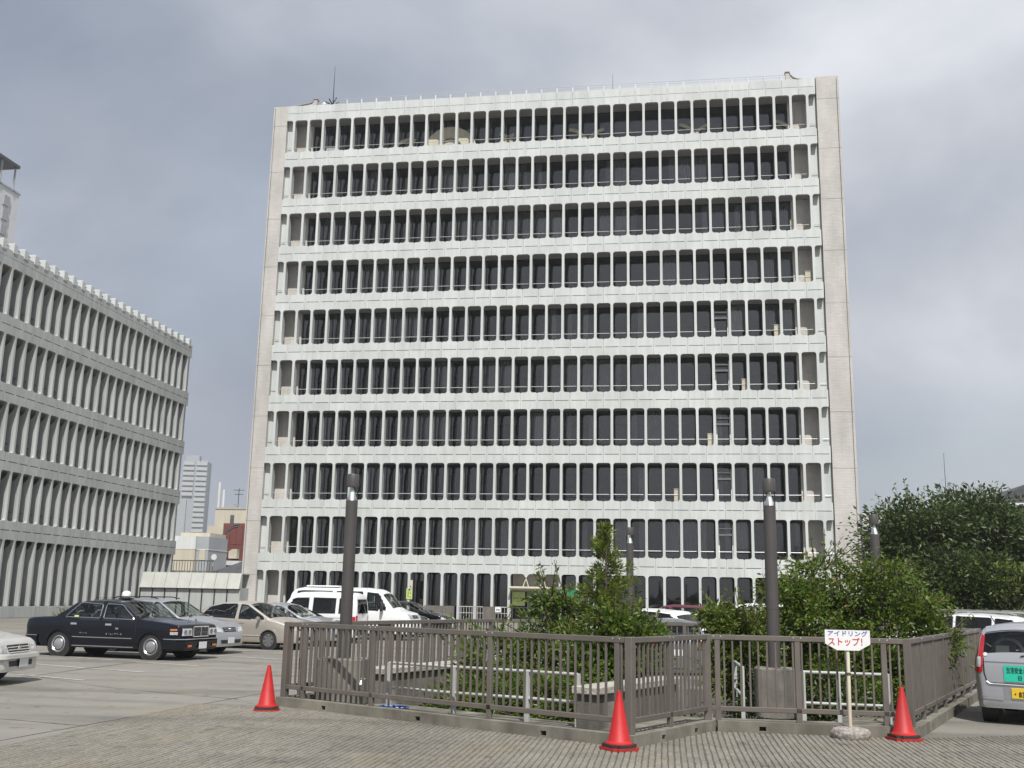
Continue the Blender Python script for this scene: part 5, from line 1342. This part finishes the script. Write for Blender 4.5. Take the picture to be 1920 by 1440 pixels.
# --- small white van seen with its back towards the right
kvan = Shape(3.39, 1.475, [(-1.695, .42), (-1.69, 1.0), (-1.665, 1.55), (-1.60, 1.80), (-1.45, 1.86), (0, 1.885), (.75, 1.86), (.98, 1.76), (1.45, 1.12), (1.52, 1.02), (1.63, .90), (1.68, .6), (1.695, .36)],
             [(-1.7, 1.08), (.9, 1.06), (1.7, .85)], zb=.22, tum=.16, fr=(.3, .1), rr=(.2, .06), edge=.12, crown=.05)
def kvan_detail(t, sh, patch, both, line, m):
    patch('rear_window', 'rear', [(-.56, 1.10), (.56, 1.10), (.50, 1.62), (-.50, 1.62)], 'dark_car_glass', nu=10, nv=6, off=.010)
    both('tail_light', 'rear', [(.57, .78), (.69, .78), (.69, 1.02), (.57, 1.02)], 'redlamp', nu=3, off=.012)
    patch('tail_light', 'side', [(-1.66, .80), (-1.55, .80), (-1.55, .98), (-1.66, .98)], 'redlamp', nu=2, nv=2, off=.012)
    plate(t, sh, -1, .62, 0, 'plate_y'); patch('rear_bumper', 'rear', [(-.66, .30), (.66, .30), (.66, .50), (-.66, .50)], 'trim', nu=8, off=.03)
    b2 = BM(); x = sh.endx(0, 1.2, -1); tube(b2, [(x-.03, .1, 1.05), (x-.04, -.2, 1.2)], .012, 5); O('wiper', b2, 'trim', t)
    line('door_seam', [(.15, 1.8), (.13, 1.0), (.13, .28)], 'trim'); line('door_seam', [(-.92, 1.8), (-.92, .8), (-.92, .62)], 'trim'); line('slide_rail', [(-1.5, .92), (-.2, .92)], 'trim', .008)
    patch('door_handle', 'side', [(.0, 1.0), (.12, 1.0), (.12, 1.03), (.0, 1.03)], 'trim', nu=2, nv=2, off=.012)
    front_dress([(.42, .66), (.66, .66), (.66, .82), (.46, .82)], [(-.3, .66), (.3, .66), (.3, .72), (-.3, .72)], .42, 0)(t, sh, patch, both, line, m)
make_car('kei_van', 'small white van with its rear doors toward the lamp post', (-12.75, 37.6), 177, .96, 'van', kvan, (-1.05, 1.13), .27,
         [[(-1.50, 1.13), (-1.0, 1.13), (-1.0, 1.62), (-1.46, 1.62)], [(-.82, 1.13), (.05, 1.13), (.05, 1.63), (-.82, 1.63)], [(.25, 1.12), (1.12, 1.12), (.84, 1.60), (.25, 1.63)]],
         [(1.0, 1.42, 'front')], 'spoke5', 'dark_car_glass', seats=False, detail=kvan_detail, cat='van', group='white vans', mirror=(1.02, 1.12))
bvan = Shape(4.9, 1.70, [(-2.45, .42), (-2.43, 1.2), (-2.36, 1.70), (-2.2, 1.86), (-1.9, 1.91), (.5, 1.90), (1.02, 1.85), (1.22, 1.75), (1.74, 1.16), (1.85, 1.10), (2.25, .98), (2.40, .78), (2.44, .5), (2.45, .36)],
             [(-2.5, 1.08), (1, 1.06), (2.5, .9)], zb=.24, tum=.14, fr=(.45, .12), rr=(.25, .07), edge=.14, crown=.05)
def bvan_detail(t, sh, patch, both, line, m):
    front_dress([(.44, .80), (.78, .80), (.76, .97), (.5, .95)], [(-.38, .80), (.38, .80), (.36, .92), (-.36, .92)], .48, 0)(t, sh, patch, both, line, m)
    line('door_seam', [(.62, 1.9), (.60, 1.0), (.62, .35)], 'trim'); line('door_seam', [(-.6, 1.9), (-.6, .35)], 'trim'); line('slide_rail', [(-2.2, .98), (-.5, .98)], 'trim', .01)
    b2 = BM(); box(b2, (-1.2, 0, 1.93), (1.3, 1.0, .05)); bmesh.ops.bevel(b2, geom=b2.edges[:], offset=.02, affect='EDGES'); O('roof_panel', b2, m, t)
    for sg in (-1, 1):
        b2 = bbox_bm((1.32, sg*(sh.sy(1.2, 1.1)+.15), 1.18), (.10, .20, .28), .04, seg=2); tube(b2, [(1.32, sg*(sh.sy(1.2, 1.1)-.02), 1.12), (1.32, sg*(sh.sy(1.2, 1.1)+.12), 1.15)], .02, 5); O('wing_mirror', b2, 'trim', t)
make_car('white_van', 'larger white high-roof van facing right, behind the small white van', (-12.45, 41.0), -2, 1.05, 'van', bvan, (-1.25, 1.45), .31,
         [[(-2.1, 1.14), (-.72, 1.14), (-.72, 1.72), (-2.05, 1.72)], [(-.5, 1.14), (.5, 1.14), (.5, 1.74), (-.5, 1.74)], [(.68, 1.13), (1.45, 1.13), (1.12, 1.68), (.68, 1.73)]],
         [(1.26, 1.70, 'front')], 'spoke5', seats=True, detail=bvan_detail, cat='van', group='white vans')
make_car('black_saloon', 'black saloon whose windscreen shows just right of the white van', (-12.6, 44.8), -8, 1.02, 'black', lowsed, (-1.25, 1.42), .31, sedwin, sedscr, 'spoke5', detail=sed_detail, mirror=(.80, .93))
make_car('black_saloon', 'farther black saloon with round fender mirrors in front of the brown entrance parapet', (-12.3, 48.4), -8, 1.04, 'black', lowsed, (-1.25, 1.42), .31, sedwin, sedscr, 'spoke5',
         detail=lambda t, sh, patch, both, line, m: (sed_detail(t, sh, patch, both, line, m), [O('fender_mirror', bbox_bm((1.55, sg*.72, 1.0), (.08, .12, .14), .03), 'chrome', t) for sg in (-1, 1)]), mirror=None)
# --- pale car at the left edge
old = Shape(4.5, 1.69, [(-2.25, .5), (-2.2, .95), (-1.6, 1.0), (-1.0, 1.34), (-.5, 1.41), (0, 1.42), (.3, 1.38), (1.05, .99), (1.3, .95), (2.02, .815), (2.14, .74), (2.19, .60), (2.23, .52), (2.25, .38)],
            [(-2.3, .90), (1, .90), (2.3, .72)], zb=.24, tum=.33, fr=(.55, .13), rr=(.4, .1), edge=.09)
def old_detail(t, sh, patch, both, line, m):
    both('headlight', 'front', [(.44, .575), (.80, .60), (.80, .74), (.46, .72)], 'lampglass', nu=8, off=.010)
    patch('grille', 'front', [(-.38, .575), (.38, .575), (.40, .715), (-.40, .715)], 'trim', nu=8, off=.008)
    b2 = BM()
    for z in (.575, .62, .667, .715): tube(b2, [(sh.endx(y, z, 1)+.014, y, z) for y in (-.38, -.2, 0, .2, .38)], .011, 5)
    b2_ = O('grille_bar', b2, m, t); b2 = BM(); lathe(b2, [(.05, 0), (.045, .012), (0, .014)], 16, 'X'); O('badge', b2, 'chrome', t, (sh.endx(0, .645, 1)+.02, 0, .645))
    b2 = BM(); prev = None
    for k in range(19):
        y = -.80+1.6*k/18; x = sh.endx(max(-.76, min(.76, y)), .45, 1)-.10*max(0, (abs(y)-.68)/.12)**2
        q = [b2.verts.new(v) for v in ((x-.04, y, .555), (x+.05, y*1.02, .535), (x+.06, y*1.025, .47), (x+.03, y*1.02, .455))]
        if prev:
            for a in range(3): b2.faces.new((prev[a], prev[a+1], q[a+1], q[a]))
        prev = q
    O('bumper', b2, m, t)
    patch('lower_intake', 'front', [(-.42, .33), (.42, .33), (.44, .43), (-.44, .43)], 'trim', nu=8, off=.006); plate(t, sh, 1, .385, .06, off=.03)
make_car('pale_saloon', 'pale champagne saloon at left edge with only its bonnet and grille showing', (-14.19, 18.05), 7, 1.0, 'pearl', old, (-1.25, 1.33), .31, sedwin, sedscr, 'spoke5', detail=old_detail, mirror=(.80, .93))
# --- cars beyond the pit
make_car('grey_hatchback', 'grey silver car seen from behind through the far fence, right of the shrubs', (-.05, 27.2), 98, .88, 'grey', Shape(3.7, 1.6, [(-1.85, .48), (-1.83, .9), (-1.7, 1.15), (-1.45, 1.40), (-1.2, 1.46), (0, 1.48), (.35, 1.44), (1.1, .98), (1.5, .9), (1.78, .7), (1.85, .4)], [(-1.9, .92), (1.9, .75)], tum=.3, rr=(.35, .1), edge=.12),
         (-1.15, 1.15), .28, [[(-1.3, .98), (-.1, .97), (-.1, 1.35), (-1.1, 1.36)], [(0, .97), (.85, .95), (.3, 1.34), (0, 1.35)]], [(.40, 1.06, 'front'), (-1.80, -1.44, 'rear')], 'spoke5',
         detail=lambda t, sh, patch, both, line, m: (both('tail_light', 'rear', [(.5, .7), (.74, .7), (.72, .92), (.55, .92)], 'redlamp', off=.01), plate(t, sh, -1, .6)))
wag2 = Shape(4.4, 1.69, [(-2.2, .48), (-2.17, .85), (-2.08, 1.0), (-1.6, 1.36), (-1.3, 1.44), (-.5, 1.49), (0, 1.49), (.3, 1.45), (1.1, 1.0), (1.4, .95), (1.95, .8), (2.15, .6), (2.2, .38)],
             [(-2.3, .93), (1, .92), (2.3, .72)], zb=.22, tum=.32, fr=(.6, .13), rr=(.4, .11), edge=.11)
def rear_detail(t, sh, patch, both, line, m):
    both('tail_light', 'rear', [(.50, .70), (.80, .70), (.76, .94), (.58, .94)], 'redlamp', off=.012); patch('tail_light', 'side', [(-2.10, .72), (-1.85, .74), (-1.9, .92), (-2.05, .92)], 'redlamp', nu=3, nv=3, off=.01)
    plate(t, sh, -1, .64); line('door_seam', [(0, .92), (0, .3)], 'trim'); front_dress([(.45, .60), (.80, .64), (.76, .76), (.48, .72)], [(-.32, .60), (.32, .60), (.34, .72), (-.34, .72)])(t, sh, patch, both, line, m)
w2win = [[(-1.78, 1.0), (-1.02, .99), (-1.02, 1.37), (-1.42, 1.33)], [(-.92, .985), (-.04, .975), (-.04, 1.40), (-.92, 1.38)], [(.06, .97), (.92, .96), (.32, 1.37), (.06, 1.40)]]
w2scr = [(.34, 1.06, 'front'), (-2.08, -1.62, 'rear')]
make_car('white_hatchback', 'white hatchback with red tail lamp, between the shrubs and the right tree', (-.75, 32.6), 143, 1.0, 'white', wag2, (-1.25, 1.3), .31, w2win, w2scr, 'spoke5', detail=rear_detail, mirror=(.8, .95))
make_car('maroon_wagon', 'maroon estate car whose roof shows behind the white hatchback', (.1, 41.0), 172, 1.06, 'maroon', wag2, (-1.25, 1.3), .31, w2win, w2scr, 'spoke5', detail=rear_detail)
make_car('white_minivan', 'white minivan roof half hidden behind the pale shrub left of the lamp post', (3.4, 46.2), 172, .92, 'white', Shape(4.6, 1.7, [(-2.3, .48), (-2.27, .95), (-2.15, 1.6), (-1.9, 1.78), (0, 1.83), (.6, 1.75), (1.5, 1.1), (1.9, .95), (2.2, .7), (2.3, .38)], [(-2.3, .98), (2.3, .85)], tum=.22, edge=.14),
         (-1.3, 1.4), .31, [[(-2.0, 1.05), (-.6, 1.04), (-.6, 1.6), (-1.9, 1.6)], [(-.45, 1.04), (.4, 1.03), (.4, 1.6), (-.45, 1.6)], [(.5, 1.03), (1.3, 1.0), (.75, 1.55), (.5, 1.6)]], [(.66, 1.46, 'front'), (-2.24, -2.12, 'rear')], 'spoke5', detail=rear_detail)
def suv_detail(t, sh, patch, both, line, m):
    rear_detail(t, sh, patch, both, line, m)
    b2 = BM()
    for y in (-.56, .56): tube(b2, [(-1.5, y, 1.47), (-1.3, y, 1.53), (-.1, y, 1.54), (.1, y, 1.50)], .02, 6)
    O('roof_rail', b2, 'alloy', t)
make_car('white_wagon', 'white estate car seen above the fence just left of the silver patrol hatchback', (8.05, 31.0), 146, 1.04, 'white', wag2, (-1.25, 1.3), .31, w2win, w2scr, 'spoke5', 'dark_car_glass', seats=False, detail=suv_detail, mirror=(.8, .95))
mini = Shape(3.4, 1.475, [(-1.7, .45), (-1.68, 1.0), (-1.6, 1.5), (-1.4, 1.66), (0, 1.70), (.4, 1.64), (1.05, 1.08), (1.3, 1.0), (1.6, .8), (1.69, .4)], [(-1.7, .95), (1.7, .8)], tum=.22, edge=.12)
t = make_car('white_kei_car', 'white tall car cut by the right edge, above the patrol hatchback roof', (11.2, 32.3), 150, 1.06, 'white', mini, (-1.15, 1.15), .27, [[(-1.4, 1.0), (-.2, 1.0), (-.2, 1.5), (-1.3, 1.5)], [(-.08, 1.0), (.9, .98), (.35, 1.5), (-.08, 1.5)]], [(.44, 1.02, 'front'), (-1.66, -1.44, 'rear')], 'spoke5', 'dark_car_glass', seats=False,
         detail=lambda t, sh, patch, both, line, m: (both('tail_light', 'rear', [(.5, .8), (.68, .8), (.66, 1.2), (.55, 1.2)], 'redlamp', off=.012), plate(t, sh, -1, .6, 0, 'plate_y'), patch('blue_lamp', 'side', [(-.5, 1.02), (-.25, 1.02), (-.25, 1.16), (-.5, 1.16)], 'blue_lamp', off=.05)))
# --- silver patrol hatchback, tail towards the camera
kei = Shape(3.39, 1.475, [(-1.695, .40), (-1.69, .62), (-1.675, .98), (-1.62, 1.22), (-1.52, 1.47), (-1.42, 1.565), (-1.2, 1.60), (-.3, 1.63), (.3, 1.60), (1.05, 1.06), (1.25, 1.0), (1.55, .85), (1.67, .6), (1.695, .36)],
            [(-1.7, .98), (1, .95), (1.7, .8)], zb=.26, tum=.25, fr=(.5, .14), rr=(.32, .085), edge=.11, crown=.05)
def kei_detail(t, sh, patch, both, line, m):
    both('tail_light', 'rear', [(.585, .82), (.69, .80), (.585, 1.42), (.53, 1.40)], 'redlamp', nu=4, nv=12, off=.013)
    both('reverse_lamp', 'rear', [(.605, .90), (.685, .89), (.672, 1.06), (.598, 1.06)], 'lampglass', nu=3, nv=3, off=.018)
    patch('tail_light', 'side', [(-1.66, .82), (-1.52, .82), (-1.42, 1.42), (-1.49, 1.43)], 'redlamp', nu=3, nv=8, off=.010)
    # tailgate seam, bumper crease, plate recess
    b2 = BM(); seam = [(-.565, 1.05), (-.56, .80), (-.53, .69), (-.48, .655), (0, .645), (.48, .655), (.53, .69), (.56, .80), (.565, 1.05)]
    tube(b2, [(sh.endx(y, z, -1)-.002, y, z) for y, z in resample_open(seam, .06)], .010, 6, caps=False); O('tailgate_seam', b2, 'trim', t)
    b2 = BM(); tube(b2, [(sh.endx(y, z-.018, -1)-.008, y, z-.018) for y, z in resample_open(seam[2:7], .06)], .014, 6, caps=False); O('tailgate_lip', b2, m, t)
    patch('garnish', 'rear', [(-.55, .99), (.55, .99), (.55, 1.045), (-.55, 1.045)], m, nu=10, nv=2, off=.014)
    patch('bumper_crease', 'rear', [(-.68, .415), (-.28, .40), (-.28, .425), (-.68, .44)], m, nu=8, nv=1, off=.022); patch('bumper_crease', 'rear', [(.28, .40), (.68, .415), (.68, .44), (.28, .425)], m, nu=8, nv=1, off=.022)
    patch('plate_recess', 'rear', [(-.28, .40), (.28, .40), (.28, .60), (-.28, .60)], 'alloy', nu=6, nv=2, off=.006)
    p = plate(t, sh, -1, .505, 0, 'plate_y', off=.022)
    o = O('lettering', TXT['plate'], 'black_ink', p, (-.012, .035, -.018), (R(90), 0, R(-90))); o.scale = (.60, .70, 1)
    y0, z0 = .20, .80
    xg = sh.endx(y0, z0, -1); xg2 = sh.endx(y0, z0+.12, -1); tilt = math.atan2(xg2-xg, .12)
    mg = O('green_magnet', bbox_bm((0, 0, 0), (.004, .62, .255), 0), 'magnet', t, (sh.endx(0, z0, -1)-.016, -.10+.05, z0+.01), (0, -0.0+tilt*.8, 0))
    for key, dz, k in (('patrol', .045, .58), ('patrol2', -.07, .9)):
        o = O('lettering', TXT[key], 'black_ink', mg, (-.006, 0, dz), (R(90), 0, R(-90))); o.scale = (k, .95 if key == 'patrol' else .9, 1)
    # notice behind the glass, round sticker, washer
    y = .33; x = sh.endx(y, 1.17, -1)
    O('paper_notice', bbox_bm((0, 0, 0), (.004, .20, .14)), 'paper', t, (x+.03, .27, 1.18), (0, R(20), 0))
    b2 = BM(); lathe(b2, [(.033, 0), (.03, -.006), (0, -.008)], 20, 'X'); O('round_sticker', b2, 'plate', t, (sh.endx(.53, 1.10, -1)-.008, .53, 1.10), (0, R(14), 0))
    b2 = BM(); tube(b2, [(sh.endx(.0, 1.10, -1)-.02, 0, 1.09), (sh.endx(-.2, 1.14, -1)-.02, -.35, 1.15)], .010, 5); O('wiper', b2, 'trim', t)
    patch('roof_spoiler', 'top', [(-1.50, -.52), (-1.30, -.54), (-1.30, .54), (-1.50, .52)], m, nu=3, nv=10, off=.022)
    b2 = BM(); tube(b2, [(-.9, .45, 1.60), (-1.35, .45, 1.72)], .008, 5); O('aerial', b2, 'trim', t)
    b2 = BM(); k_ = 20; tube(b2, [(-.95, .27+.24*math.cos(math.pi*q/k_), 1.08+.26*math.sin(math.pi*q/k_)) for q in range(k_+1)], .03, 8); O('headrest_hoop', b2, 'lace', t)
def resample_open(P, d):
    out = []
    for a, b in zip(P, P[1:]):
        a, b = Vector(a), Vector(b); k = max(1, int((b-a).length/d)); out += [tuple(a.lerp(b, q/k)) for q in range(k)]
    return out+[tuple(P[-1])]
make_car('patrol_hatchback', 'silver small hatchback with green patrol magnet and yellow plate at right edge', (5.85, 18.55), 66, .93, 'silver', kei, (-1.15, 1.2), .27,
         [[(-1.28, 1.02), (-.72, 1.0), (-.72, 1.46), (-1.16, 1.46)], [(-.62, 1.0), (.12, .99), (.12, 1.48), (-.62, 1.48)], [(.22, .99), (.92, .98), (.90, 1.02), (.40, 1.44), (.22, 1.47)]],
         [(.36, 1.00, 'front'), (-1.652, -1.50, 'rear')], 'spoke7', detail=kei_detail, mirror=(.72, 1.0), cat='car')

# ------------------------------------------------------------------ air
HB = BM(); box(HB, (0, 0, 47.0), (1700, 1700, 98.0))
me = bpy.data.meshes.new('haze'); HB.to_mesh(me); HB.free()
hm = bpy.data.materials.new('haze'); hm.use_nodes = True; hn = hm.node_tree; hn.nodes.clear()
ho = hn.nodes.new('ShaderNodeOutputMaterial'); hv = hn.nodes.new('ShaderNodeVolumePrincipled')
hv.inputs['Color'].default_value = (0.86, 0.90, 0.96, 1); hv.inputs['Density'].default_value = 0.00042; hv.inputs['Anisotropy'].default_value = 0.2
hn.links.new(hv.outputs[0], ho.inputs['Volume'])
me.materials.append(hm); hz_o = bpy.data.objects.new('haze', me); COL.objects.link(hz_o); hz_o['kind'] = 'stuff'
